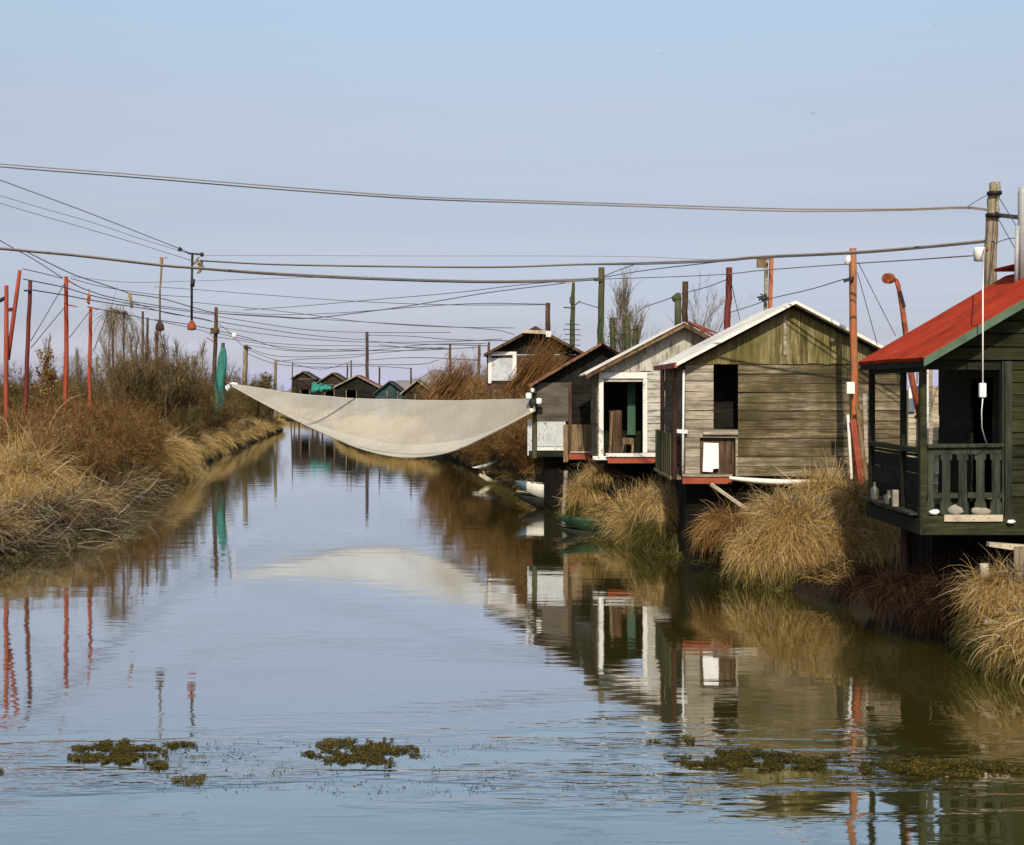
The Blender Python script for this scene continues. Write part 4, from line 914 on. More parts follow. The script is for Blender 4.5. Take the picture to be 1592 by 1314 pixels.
# left bank
vp = empty('forked_pole', (PX(8, 38), 38, 0.9), 'red forked pole of two joined shafts at the left edge', 'pole')
for a, b, r in (((10, 444, 38), (9, 760, 38), 0.068), ((31, 420, 38.1), (12, 560, 38.1), 0.06)):
    m = MB(); A, B = W(*a), W(*b); m.tube([A, A.lerp(B, .3), A.lerp(B, .7), B], [r * .85, r, r, r * 1.05], 10); m.build('shaft', M['red_pole'], vp)
m = MB(); m.beam(W(10, 482, 38), W(22, 481, 38.1), 0.09, 0.11); m.build('cross_piece', M['dark_red_pole'], vp)
m = MB(); m.tube([W(-6, 470, 38), W(9, 463, 38)], 0.06, 8); m.build('bracket', M['black_iron'], vp)
def ex42(e): fit(e, 'wire_clamp', 'black_iron', lambda m: m.beam(W(38, 452, 40.4), W(48, 452, 40.4), 0.12, 0.05))
pole('mooring_pole', [(47, 437, 40.5), (42, 560, 40.5), (38, 712, 40.5)], 0.06, 0.078, 'dark_red_pole', 'straight dark red pole second from the left edge', 'pole', None, ex42)
def ex103(e):
    fit(e, 'bracket', 'rust', lambda m: m.beam(W(104, 435, 45), W(117, 443, 45), 0.07, 0.05))
    fit(e, 'bracket', 'rust', lambda m: m.beam(W(104, 474, 45), W(120, 477, 45), 0.05, 0.04))
pole('mooring_pole', [(103, 430, 45), (103, 540, 45), (101, 660, 45)], 0.068, 0.09, 'red_pole', 'bright red orange pole standing in brown bushes, tallest of the left bank', 'pole', None, ex103)
def ex140(e):
    fit(e, 'hook', 'rust', lambda m: m.beam(W(136, 477, 45), W(152, 481, 45), 0.06, 0.06))
pole('mooring_pole', [(141, 477, 45), (140, 560, 45), (139, 660, 45)], 0.055, 0.08, 'red_pole', 'short red pole with a hooked top right of the tall red orange one', 'pole', None, ex140)
m = MB(); m.tube([W(138, 456, 44), W(138.5, 462, 44), W(137, 470, 44), W(139, 473, 44)], [0.02, 0.06, 0.055, 0.03], 8); m.tube([W(138, 449, 44), W(138, 458, 44)], 0.012, 5)
tag(m.build('hanging_hook', M['rust'], None, W(138, 473, 44)), 'rusty hook hanging from a wire just above the short red pole', 'hook')
m = MB(); m.tube([W(201, 456, 44), W(203, 465, 44), W(205, 479, 44)], [0.07, 0.05, 0.045], 7); tag(m.build('hanging_rope', M['brown_rope'], None, W(204, 479, 44)), 'short tan rope end hanging from the wires above the vine covered pole', 'rope')
pole('grey_pole', [(336, 478, 76), (334, 560, 76), (331, 655, 76)], 0.10, 0.17, 'wood_brown', 'tall brown grey pole standing behind the teal wrapped one', 'pole', None,
     lambda e: (fit(e, 'collar', 'wood_tan', lambda m: m.tube([W(334, 510, 75.9), W(334, 519, 75.9)], 0.26, 10)), fit(e, 'bracket', 'rust', lambda m: m.beam(W(321, 525, 75.8), W(332, 531, 75.8), 0.08, 0.06))))
for px, top_, d, lab in ((222, 484, 66, 'thin brown pole in the bushes with a bare top, left of the hanging weights'), (229.5, 494, 66, 'dark knobbed pole close beside the thin brown one in the bushes'), (244, 515, 64, 'grey brown pole ending under the brown hanging weight')):
    pole('grey_pole', [(px, top_, d), (px - 1, 560, d), (px - 1.5, 640, d)], 0.06, 0.09, 'wood_brown', lab)
pole('grey_pole', [(382, 536, 92), (381, 580, 92), (380, 640, 92)], 0.16, 0.2, 'wood_post', 'grey wooden pole behind the left tip of the net', 'pole', None,
     lambda e: fit(e, 'wire_clamp', 'black_iron', lambda m: m.beam(W(380, 538, 91.7), W(390, 542, 91.7), 0.2, 0.12)))
pole('grey_pole', [(428, 560, 105), (428, 610, 105)], 0.13, 0.16, 'wood_post', 'low grey pole beside the round topped far tree')
pole('grey_pole', [(455, 563, 126), (454, 600, 126)], 0.05, 0.06, 'wood_brown', 'thin distant pole left of the farthest dark hut')
pole('grey_pole', [(570.5, 516, 112), (571, 590, 112)], 0.13, 0.17, 'wood_brown', 'tall slender pole rising behind the far huts over the net', 'pole', None,
     lambda e: fit(e, 'cross_arm', 'wood_post', lambda m: m.beam(W(567, 522, 112), W(575, 521, 112), 0.12, 0.12)))
for px, tp, d, lab in ((540, 566, 120, 'thin distant pole left of the tall slender far one'), (590, 571, 110, 'short thin pole just right of the tall slender far one'), (639, 572, 98, 'short brown post above the far grey roofed hut'), (546, 560, 122, 'thin twin of the distant pole left of the tall slender one'),
                       (700, 535, 80, 'thin pale mast rising from russet brush left of the white shutter'), (745, 536, 62, 'thin brown mast in brush close to the dilapidated hut'), (760, 532, 70, 'faint thin mast just above the roof edge of the dilapidated hut')):
    pole('far_post', [(px, tp, d), (px, 600, d)], 0.07, 0.08, 'wood_brown', lab)
# furled teal net round a pole
tp = empty('teal_wrapped_pole', tuple(W(337, 662, 72)), 'leaning pole wrapped in a furled teal net at the left end of the net', 'pole')
m = MB(); m.tube([W(347, 533, 72.1), W(342, 600, 72.1), W(336, 672, 72.1)], [0.10, 0.13, 0.15], 8); m.build('shaft', M['wood_green_post'], tp)
prof = [(347.2, 540, .10), (346.6, 547, .22), (346, 556, .29), (345, 572, .31), (343.5, 588, .34), (342.5, 600, .36), (342, 612, .33), (340.5, 624, .36), (339, 636, .33), (338, 645, .22), (337.3, 651, .08)]
m = MB(); P = catmull([W(a, b, 72) for a, b, _ in prof], 3); rs = .78 * np.interp(np.linspace(0, 10, len(P)), range(11), [p[2] for p in prof])
vs = []; n = 18
for i, p in enumerate(P):
    for k in range(n):
        a = 2 * math.pi * k / n; rr = rs[i] * (1 + 0.13 * math.sin(3 * a + i * .35) + 0.08 * math.sin(5 * a - i * .5) + R.uniform(-.03, .03))
        vs.append((p.x + rr * math.cos(a), p.y + rr * math.sin(a), p.z))
m.poly(vs, [(i * n + k, (i + 1) * n + k, (i + 1) * n + (k + 1) % n, i * n + (k + 1) % n) for i in range(len(P) - 1) for k in range(n)], None, True); m.build('furled_net', M['teal_net'], tp)
m = MB(); m.beam(W(329, 648, 71.7), W(347, 652, 71.7), 0.08, 0.07); m.build('cross_tie', M['driftwood'], tp)
p = W(364, 522, 74); lump('insulator', p, 0.14, 'white_paint', 'white bell insulator on the wires above the teal wrapped pole', 'insulator', (1, .8, 1.2), 3)

# hanging pulleys over the water
def pulley(px, d, ytop, ybot, wm, rod, label, fitting):
    e = empty('hanging_weight', tuple(W(px, ybot + 14, d)), label, 'weight')
    m = MB(); m.tube([W(px, ytop, d), W(px - 1 if fitting else px - 4, (ytop + ybot) / 2, d), W(px - (1 if fitting else 4), ybot, d)], 0.035 if fitting else 0.028, 7); m.build('rod', M[rod], e)
    c = W(px - (1 if fitting else 4), ybot + 14, d); s = d / F
    m = MB(); m.lathe((c.x, c.y, c.z), [(0.01, 0), (6.5 * s, 1 * s), (7 * s, 5 * s), (6 * s, 10 * s), (3.5 * s, 14 * s), (1.5 * s, 16 * s), (.001, 16 * s)], 12); m.build('weight', M[wm], e)
    if fitting:
        m = MB(); m.tube([W(px - 21, 387, d), W(px - 17, 389, d)], [0.07, 0.05], 8); m.beam(W(px - 18, 388, d), W(px - 4, 394, d), 0.03, 0.03); m.beam(W(px - 6, 394, d), W(px + 17, 396, d), 0.05, 0.05); m.tube([W(px + 15, 393, d), W(px + 15, 399, d)], 0.05, 8); m.build('hanger', M['black_iron'], e)
        m = MB()
        for k in range(7): 
            q = W(px + 8 + R.uniform(-5, 7), 410 + R.uniform(-6, 9), d + R.uniform(-.1, .1)); m.tube([q, q + Vector((R.uniform(-.14, .14), 0, R.uniform(-.12, .12))), q + Vector((R.uniform(-.14, .14), R.uniform(-.1, .1), R.uniform(-.2, .1)))], 0.03, 6)
        m.build('rope_tangle', M['brown_rope'], e)
        m = MB(); m.tube([W(px + 1, 434, d), W(px, 446, d)], 0.06, 8); m.build('shackle', M['black_iron'], e)
    else:
        m = MB(); m.beam(W(px - 2, 400, d), W(px - 2, 415, d), 0.06, 0.06); m.beam(W(px - 3, 401, d), W(px + 8, 401, d), 0.025, 0.025); m.beam(W(px - 3, 413, d), W(px + 8, 414, d), 0.025, 0.025); m.build('hanger', M['brown_rope'], e)
    return e
pulley(299, 36, 394, 500, 'rust', 'black_iron', 'red bell weight on a dark rod hanging from the cables over the canal', True)
pulley(252.5, 37, 402, 501, 'wood_brown', 'wood_tan', 'brown bell weight on a pale rod, hanging left of the red one', False)

# right bank
def exO(e):
    fit(e, 'sign_box', 'white_clean', lambda m: m.box(PX(1315, 22.9), PX(1327, 22.9), 22.82, 22.9, PZ(612, 22.9), PZ(594, 22.9)))
    fit(e, 'insulator', 'white_paint', lambda m: m.tube([W(1320, 397, 22.9), W(1318, 405, 22.9), W(1317, 412, 22.9)], [0.03, 0.06, 0.04], 8))
    fit(e, 'bracket', 'black_iron', lambda m: m.beam(W(1312, 437, 22.9), W(1327, 432, 22.9), 0.06, 0.06))
    fit(e, 'backing_board', 'wood_tan', lambda m: m.beam(W(1322.5, 392, 23.05), W(1324.5, 690, 23.05), 0.05, 0.05))
pole('orange_post', [(1326, 386, 23), (1328, 560, 23), (1330, 760, 23)], 0.06, 0.075, 'orange_pole', 'tall orange post in front of the grey hut with a white box', 'post', None, exO)
for a, b, w, mt, lab in (((1318, 645, 22.7), (1324, 745, 22.7), 0.05, 'white_paint', 'narrow white plank leaning left of the orange post foot'), ((1326, 652, 22.6), (1341, 765, 22.6), 0.11, 'red_beam', 'broken red plank leaning against the orange post foot'),
                         ((1344, 612, 22.6), (1347, 720, 22.6), 0.07, 'wood_pale', 'pale splintered plank leaning right of the orange post'), ((1333, 630, 22.7), (1349, 760, 22.5), 0.08, 'wood_tan', 'tan split plank across the orange post foot')):
    m = MB(); m.beam(W(*a), W(*b), w, 0.03, up=(0, 1, 0), taper=0.8); tag(m.build('leaning_plank', M[mt], None, W(*b)), lab, 'plank')
def exG(e):
    fit(e, 'clamp', 'black_iron', lambda m: (m.tube([W(1546, 298, 20.45), W(1546, 303, 20.45)], 0.115, 10), m.tube([W(1544.5, 333, 20.45), W(1544, 338, 20.45)], 0.12, 10)))
    fit(e, 'cross_arm', 'black_iron', lambda m: m.beam(W(1546, 334, 20.4), W(1592, 339, 20.4), 0.05, 0.06))
    fit(e, 'insulator', 'white_clean', lambda m: (m.tube([W(1522.5, 385, 20.3), W(1522.5, 390, 20.3), W(1522, 406, 20.3)], [0.085, 0.09, 0.08], 14)))
    fit(e, 'insulator_arm', 'rust', lambda m: m.beam(W(1528, 386, 20.4), W(1540, 387, 20.5), 0.04, 0.04))
    fit(e, 'splice_board', 'wood_pale', lambda m: m.beam(W(1551, 287, 20.42), W(1549.5, 330, 20.42), 0.05, 0.05))
pole('utility_pole', [(1546.5, 284, 20.5), (1544, 340, 20.5), (1538, 440, 20.5), (1530, 600, 20.5)], 0.085, 0.12, 'wood_post', 'tall bare wooden pole behind the red roof, tallest of all', 'pole', None, exG)
bp_ = empty('bent_pipe', tuple(W(1432, 665, 21.2)), 'leaning rusty pipe with a round flanged end above the red roof', 'pipe')
m = MB(); m.tube([W(1393, 437, 21.2), W(1397, 447, 21.2), W(1403, 480, 21.2), W(1409, 525, 21.2), W(1416, 580, 21.2), W(1431, 656, 21.2)], [0.03, 0.036, 0.042, 0.046, 0.05, 0.045], 10); m.build('shaft', M['rust'], bp_)
m = MB(); m.tube([W(1378, 433, 21.0), W(1384, 433, 21.1), W(1389, 434, 21.2), W(1394, 437, 21.25), W(1397, 445, 21.2)], [0.085, 0.088, 0.035, 0.035, 0.036], 12); m.build('flange', M['rust'], bp_)
m = MB(); m.beam(W(1399, 452, 21.15), W(1406, 478, 21.15), 0.02, 0.05); m.beam(W(1403, 500, 21.12), W(1406, 530, 21.15), 0.02, 0.02); m.build('strap', M['black_iron'], bp_)
m = MB(); m.beam(W(1430, 640, 21.3), W(1433, 770, 21.3), 0.07, 0.07); m.beam(W(1422, 648, 21.25), W(1438, 652, 21.25), 0.05, 0.05); m.build('support_stake', M['wood_grey'], bp_)
p = W(1431, 588, 22.0); m = MB(); m.box(p.x - .055, p.x + .055, 21.95, 22.05, p.z - .09, p.z + .09); m.beam((p.x, 22, p.z + .08), (p.x + .12, 22.05, p.z + .3), .02, .02); m.beam((p.x + .12, 22.05, p.z + .36), (p.x + .12, 22.05, 0.6), .06, .05)
tag(m.build('meter_post', M['white_paint'], None, (p.x + .12, 22.05, .6)), 'thin post with a small white box seen through the green porch', 'post')
pole('mooring_pole', [(1133.5, 416, 31.5), (1132, 480, 31.5), (1130, 520, 31.5)], 0.075, 0.09, 'dark_red_pole', 'dark red pole behind the left slope of the white roof', 'pole')
pole('mooring_pole', [(1065.5, 438, 36.5), (1064.5, 500, 36.5)], 0.085, 0.09, 'wood_brown', 'brown pole behind the ridge of the flaking white hut', 'pole')
pp = empty('twin_pole', tuple(W(1196, 520, 29)), 'pair of poles, one orange and one pale, behind the white roof ridge', 'pole')
m = MB(); m.beam(W(1199.5, 401, 29), W(1196, 520, 29), 0.085, 0.08); m.build('shaft', M['orange_pole'], pp)
m = MB(); m.beam(W(1191.5, 404, 29.1), W(1189, 520, 29.1), 0.07, 0.07); m.build('shaft', M['wood_pale'], pp)
m = MB(); m.box(PX(1177, 28.9), PX(1190, 28.9), 28.85, 28.95, PZ(416, 28.9), PZ(404, 28.9)); m.box(PX(1177, 28.9), PX(1197, 28.9), 28.86, 28.94, PZ(403.5, 28.9), PZ(401, 28.9)); m.build('lamp_box', M['wood_tan'], pp)
m = MB()
for k in range(6): q = W(1186 + R.uniform(-4, 4), 463 + R.uniform(-6, 6), 28.9); m.tube([q, q + Vector((R.uniform(-.1, .1), 0, R.uniform(-.1, .1))), q + Vector((R.uniform(-.12, .12), R.uniform(-.1, .1), R.uniform(-.1, .1)))], 0.02, 6)
m.build('wire_tangle', M['black_iron'], pp)
pole('green_pole', [(935, 416, 43.5), (934, 500, 43.5), (933, 560, 43.5)], 0.105, 0.12, 'wood_green_post', 'thick mossy green pole behind the black hut ridge', 'pole', None,
     lambda e: fit(e, 'bracket', 'wood_green_post', lambda m: m.beam(W(924, 435, 43.3), W(935, 436, 43.4), 0.1, 0.08)))
def exgp(e):
    fit(e, 'cross_arm', 'wood_pale', lambda m: m.beam(W(865, 438.5, 51), W(892, 439.5, 51), 0.06, 0.06))
    fit(e, 'bracket', 'wood_green_post', lambda m: (m.beam(W(888, 462, 50.9), W(888, 472, 50.9), 0.12, 0.12), m.beam(W(890, 478, 50.9), W(902, 468, 50.9), 0.05, 0.05), m.beam(W(876, 478, 50.9), W(890, 479, 50.9), 0.05, 0.05)))
    fit(e, 'climbing_rungs', 'black_iron', lambda m: [m.beam(W(878 - (i % 2) * 2, 504 + i * 8, 50.9), W(901 + (i % 3), 505 + i * 8, 50.9), 0.03, 0.03) for i in range(5)])
pole('green_pole', [(891.5, 439, 51), (891, 458, 51), (890, 500, 51), (889, 560, 51)], 0.06, 0.14, 'wood_green_post', 'green pole with rungs and brackets right of the dilapidated hut', 'pole', None, exgp)

#@@CABLES
def cable(pts, da, db, r, label, mat='cable', group=None, off=0.0):
    xs_ = [p[0] for p in pts]; xa, xb = xs_[0], xs_[-1]
    P = [W(p[0], p[1] + off, dline(p[0], xa, da, xb, db)) for p in pts]
    Q = catmull(P, 6) if len(P) > 2 else P
    m = MB(); m.tube(Q, r, 5, None, True)
    c = Q[len(Q) // 2]
    return tag(m.build('cable', M[mat], None, c), label, 'cable', group)
K1 = [(-260, 232), (0, 255), (215, 272), (430, 290), (650, 306), (850, 313), (1000, 318), (1230, 325), (1400, 325), (1500, 322), (1545, 327)]
cable(K1, 24, 20.5, 0.011, 'upper strand of the highest cable, ending at the tall bare pole')
cable([(x, y + (4.5 if x < 500 else 3.5 if x < 1300 else 2)) for x, y in K1], 24.1, 20.5, 0.0115, 'lower strand of the highest cable, ending at the tall bare pole')
K2 = [(-200, 366), (0, 386), (120, 397), (250, 412), (300, 416), (430, 425), (600, 433), (760, 437), (880, 435), (935, 432)]
cable(K2, 30, 43.5, 0.028, 'thick cable from left edge under the hanging weights to the mossy green pole')
cable([(x, y + (2.6 if x > 300 else 1.5)) for x, y in K2], 30.2, 43.5, 0.02, 'thin strand bound under the thick cable to the mossy green pole', 'cable_dark')
K3 = [(312, 405), (430, 411), (640, 414.5), (780, 415), (900, 411), (1000, 408.5), (1120, 404), (1180, 399), (1327, 392), (1440, 383), (1545, 373)]
cable(K3, 36, 20.5, 0.018, 'thick cable from the red hanging weight past the orange post to the tall pole')
cable([(x, y + (1 if x < 1000 else 2.5)) for x, y in K3], 36.1, 20.4, 0.012, 'thin companion strand of the cable passing the orange post top', 'cable_dark')
cable([(935, 434), (1030, 431), (1120, 427), (1190, 420), (1327, 410), (1420, 404), (1520, 397)], 43.5, 20.4, 0.012, 'wire from the mossy green pole to the white insulator')
cable([(938, 430), (960, 421), (985, 412)], 43, 40, 0.015, 'short wire slanting up from the mossy green pole top', 'cable_dark')
cable([(940, 431), (1000, 421), (1100, 409), (1180, 400)], 43, 29, 0.014, 'wire from the mossy green pole to the lamp box', 'cable_dark')
cable([(-200, 205), (0, 280), (140, 332), (277, 386)], 27, 36, 0.013, 'steepest wire from upper left edge to the iron hanger', 'cable')
cable([(-200, 235), (0, 304), (140, 345), (215, 370), (295, 395)], 29, 36, 0.008, 'middle thin wire slanting from left edge to the hanger')
cable([(-200, 250), (0, 316), (140, 357), (230, 384), (297, 405)], 29, 36, 0.009, 'lowest of three thin wires slanting to the hanger')
cable([(315, 397), (640, 398), (850, 398), (1000, 399.5), (1100, 404)], 36, 33, 0.007, 'faint pale wire running level just above the double cable', 'cable')
cable([(-120, 300), (0, 374), (50, 402), (97, 432)], 40, 45, 0.016, 'dark wire slanting down from left edge to the tall red pole', 'cable_dark')
cable([(42, 392), (110, 425), (160, 442), (201, 456)], 43, 44, 0.02, 'dark wire from the left down to the tan rope end', 'cable_dark')
cable([(203, 457), (250, 464), (300, 478), (340, 487), (430, 493), (480, 495), (560, 486), (640, 475), (760, 455), (880, 440)], 44, 51, 0.018, 'long wire sagging from the tan rope to the runged green pole', 'cable_dark')
cable([(380, 482), (480, 475), (570, 467), (700, 456), (800, 444), (865, 438)], 70, 51, 0.016, 'upper wire rising right to the runged green pole cross arm', 'cable_dark')
cable([(35, 418), (70, 426), (97, 433)], 38, 45, 0.014, 'wire between the forked pole and the tall red pole', 'cable_dark')
cable([(110, 430), (200, 439), (300, 437), (430, 433), (520, 431)], 45, 50, 0.008, 'faint level wire right of the tall red pole', 'cable_dark')
cable([(36, 434), (100, 447), (140, 459), (200, 472), (260, 480), (335, 490)], 38, 76, 0.018, 'wire from the forked pole past the short red one', 'cable_dark')
cable([(50, 451), (100, 459), (160, 470), (250, 484), (330, 500)], 40.5, 76, 0.02, 'wire from the dark red pole past the short red one', 'cable_dark')
cable([(112, 440), (138, 452), (200, 468), (335, 488)], 45, 76, 0.018, 'wire carrying the rusty hook', 'cable_dark')
cable([(150, 480), (220, 494), (250, 500), (320, 516), (335, 530)], 45, 76, 0.016, 'wire from the short red pole to the brown grey pole', 'cable_dark')
thin = [([(240, 446), (300, 450), (430, 460), (560, 469), (700, 474), (850, 474)], 60, 46), ([(338, 487), (430, 492), (540, 499), (640, 505), (760, 512), (800, 520)], 76, 60), ([(338, 492), (400, 502), (480, 513), (570, 517), (700, 517)], 76, 90),
        ([(338, 500), (400, 510), (480, 521), (560, 528), (571, 523)], 76, 112), ([(338, 508), (400, 518), (480, 527), (570, 532), (700, 531), (780, 527)], 76, 62), ([(338, 518), (400, 531), (480, 537), (570, 538), (700, 542)], 76, 80),
        ([(384, 540), (420, 552), (470, 555), (570, 550), (690, 540)], 92, 80), ([(384, 543), (430, 560), (480, 565), (640, 567), (682, 560)], 92, 80), ([(590, 536), (640, 541), (700, 543)], 110, 80), ([(571, 521), (640, 523), (700, 528), (800, 530)], 112, 60), ([(571, 560), (640, 556), (745, 560)], 112, 62), ([(110, 433), (160, 446), (240, 458), (300, 462)], 45, 60)]
thin += [([(338, 484), (420, 489), (520, 487), (640, 478), (740, 472), (852, 473)], 76, 47), ([(338, 524), (430, 538), (520, 544), (640, 545), (745, 540)], 76, 62), ([(384, 537), (460, 546), (571, 545), (660, 536), (755, 534)], 92, 62), ([(384, 550), (430, 566), (500, 571), (571, 569), (640, 573)], 92, 98),
    ([(300, 470), (380, 478), (470, 488), (560, 500), (680, 508), (800, 510)], 60, 52), ([(430, 562), (480, 558), (540, 556), (571, 552)], 105, 112), ([(240, 497), (300, 506), (380, 524), (430, 540), (480, 545), (571, 542)], 64, 112), ([(571, 530), (620, 534), (700, 536), (760, 538)], 112, 70), ([(455, 566), (500, 574), (546, 563)], 126, 122), ([(205, 470), (260, 487), (338, 503), (384, 545)], 60, 92)]
for pts, a, b in thin: cable(pts, a, b, 0.0135 * (a + b) / 110, 'thin dark wire sagging across the low sky between distant poles', 'cable_dark', 'thin wires between distant poles')
guys = [([(101, 440), (48, 530)], 45, 40.5, 'upper guy wire between the tall red pole and the dark red one'), ([(101, 477), (48, 541)], 45, 40.5, 'lower guy wire between the tall red pole and the dark red one'), ([(141, 482), (108, 525)], 45, 45, 'guy wire from the short red pole to the tall red one'),
        ([(168, 484), (146, 545)], 56, 50, 'guy wire from the vine covered pole down left'), ([(1334, 408), (1392, 522)], 23, 21, 'outer guy wire from the orange post down to the red roof'), ([(1333, 424), (1364, 536)], 23, 21.5, 'inner guy wire from the orange post down to the red roof'),
        ([(1548, 299), (1596, 378)], 20.5, 18.2, 'stay from the tall bare pole top to the steel chimney'), ([(1549, 335), (1590, 408)], 20.5, 18.2, 'stay from the cross arm level of the tall bare pole'), ([(1504, 322), (1522, 310), (1545, 299)], 20.5, 20.5, 'short tie from the highest cable up to the tall pole'),
        ([(1000, 478), (1030, 468), (1062, 456)], 45, 36.5, 'wire sloping to the brown pole behind the white hut'), ([(1067, 455), (1100, 446), (1132, 434)], 36.5, 31.5, 'wire between the brown pole and the dark red pole'), ([(1135, 486), (1170, 475), (1200, 464), (1260, 450), (1313, 434)], 31.5, 22.9, 'sagging wire from the dark red pole to the orange post'),
        ([(1137, 440), (1150, 497)], 31.5, 30, 'guy wire down from the dark red pole to the white roof'), ([(1545, 379), (1565, 372), (1592, 369)], 20.5, 18.2, 'short thick wire from the tall pole to the chimney'), ([(902, 470), (935, 480)], 51, 43.5, 'wire between the two green poles')]
for pts, a, b, lab in guys: cable(pts, a, b, 0.007 * max(a, b) / 22, lab, 'cable_dark')

#@@BOATS
def skiff(name, loc, L, Wd, H, rz, mats, label):
    e = empty(name, loc, label, 'boat'); N = 14
    def ring(t, s): # half-breadth, sheer
        b = Wd / 2 * (math.sin(math.pi * min(1, (1 - t) * 0.62 + 0.02)) ** 0.7 if t > 0.38 else 0.9 + 0.1 * math.sin(t * 4)); return b * s
    def hull(z0, z1, s0, s1, mat, nm, t0=0, t1=1):
        m = MB(); vs = []; n_ = 14
        for i in range(n_ + 1):
            t = t0 + (t1 - t0) * i / n_; x = L * (t - .5); sh = 0.10 * t * t
            zb = z0 + (z1 - z0) * .93 * max(0, (t - .5) / .5) ** 1.8; vs += [(x, -ring(t, s0), zb + sh), (x, -ring(t, s1), z1 + sh), (x, ring(t, s1), z1 + sh), (x, ring(t, s0), zb + sh)]
        fs = [(i * 4 + k, i * 4 + (k + 1) % 4, i * 4 + 4 + (k + 1) % 4, i * 4 + 4 + k) for i in range(n_) for k in (0, 2, 3)] + [(0, 3, 2, 1), tuple(n_ * 4 + k for k in (0, 1, 2, 3))]
        m.poly(vs, fs, None, True)
        # thwarts and inner floor
        o = m.build(nm, M[mat]); o.parent = e; return o
    hull(-0.14, H * .3, .75, .9, mats[2], 'lower_hull')
    o = hull(H * .3, H, .9, 1.0, mats[0], 'hull', 0, .80); hull(H * .3, H, .9, 1.0, mats[1], 'bow', .80, 1)
    m = MB()
    for t in (.2, .5): x = L * (t - .5); m.box(x - .1, x + .1, -ring(t, .93), ring(t, .93), H * .78, H * .84)
    m.build('thwart', M[mats[0]]).parent = e
    m = MB(); vs = []
    for i in range(13): t = i / 12 * .97 + .01; x = L * (t - .5); vs += [(x, -ring(t, .9), H * .5 + .08 * t * t), (x, ring(t, .9), H * .5 + .08 * t * t)]
    m.poly(vs, [(i * 2, i * 2 + 1, i * 2 + 3, i * 2 + 2) for i in range(12)]); m.build('bottom_boards', M[mats[0]]).parent = e
    e.rotation_euler = (0, 0, rz); return e
p = W(852, 778, 38.0); skiff('rowing_boat', (PX(846, 35.6), 35.6, 0.14), 1.6, 0.8, 0.52, math.radians(175), ('boat_white', 'boat_blue', 'boat_dark'), 'small white rowing boat with blue bow moored under the black hut')
skiff('punt', (PX(916, 29.0), 29.0, 0.0), 1.5, 0.7, 0.34, math.radians(172), ('boat_green', 'boat_green', 'boat_dark'), 'dark green punt lying at the water edge below the white hut')
m = MB(); N = 14; vs = []
for i in range(N + 1):
    t = i / N; c = W(734 + 38 * t, 727 - 10 * t ** 2.2, 46.5); w = 0.11 * math.sin(math.pi * (0.05 + 0.9 * t)); vs += [c + Vector((0, -w, 0)), c + Vector((0, 0, -w * .8)), c + Vector((0, w, 0)), c + Vector((0, 0, w * .7))]
m.poly(vs, [(i * 4 + k, i * 4 + (k + 1) % 4, i * 4 + 4 + (k + 1) % 4, i * 4 + 4 + k) for i in range(N) for k in range(4)] + [(3, 2, 1, 0), tuple(N * 4 + k for k in range(4))], None, True)
tag(m.build('curved_plank', M['white_paint'], None, W(734, 727, 46.5)), 'thin curved white plank jutting from the russet bank over water', 'plank')
m = MB(); m.tube([W(745, 738, 45), W(757, 745, 45), W(772, 752, 45)], [0.05, 0.10, 0.05], 7); m.tube([W(757, 745, 45), W(753, 737, 45.1), W(751, 732, 45.1)], [0.05, 0.03, 0.015], 6); m.tube([W(765, 749, 45), W(778, 748, 45)], [0.05, 0.02], 6)
tag(m.build('driftwood', M['driftwood'], None, W(757, 745, 45)), 'forked piece of pale driftwood at the water below the russet bank', 'driftwood')
# stakes and planks by the waterline on the right
for a, b, r, mt, lab in (((880, 732, 33.4), (878, 770, 33.4), 0.06, 'wood_pale', 'short pale stake beside the white rowing boat'), ((1585, 850, 15.6), (1588, 1100, 15.6), 0.07, 'wood_post', 'grey stake at the right edge by the straw tussock'), ((1530, 876, 15.9), (1532, 940, 15.9), 0.06, 'driftwood', 'pale stump standing in the straw tussock below the green hut')):
    pole('stake', [a, b], r * .9, r, mt, lab, 'stake')
m = MB(); m.beam(W(1536, 846, 15.7), W(1600, 853, 15.7), 0.10, 0.05, taper=1.6); tag(m.build('drift_plank', M['driftwood'], None, W(1565, 850, 15.7)), 'pale splintered plank jutting in below the green hut corner', 'plank')
m = MB(); m.beam(W(1538, 914, 15.55), W(1580, 916, 15.55), 0.12, 0.07); tag(m.build('drift_board', M['wood_pale'], None, W(1560, 915, 15.55)), 'short pale board in the tussock at the right edge', 'board')
m = MB(); m.beam(W(1530, 966, 15.3), W(1572, 968, 15.3), 0.06, 0.04); tag(m.build('drift_lath', M['driftwood'], None, W(1550, 967, 15.3)), 'thin pale lath under the tussock at the right edge', 'lath')

#@@PLANTS
def rnd_n(n, a=0.0, b=1.0): return NR.uniform(a, b, n)

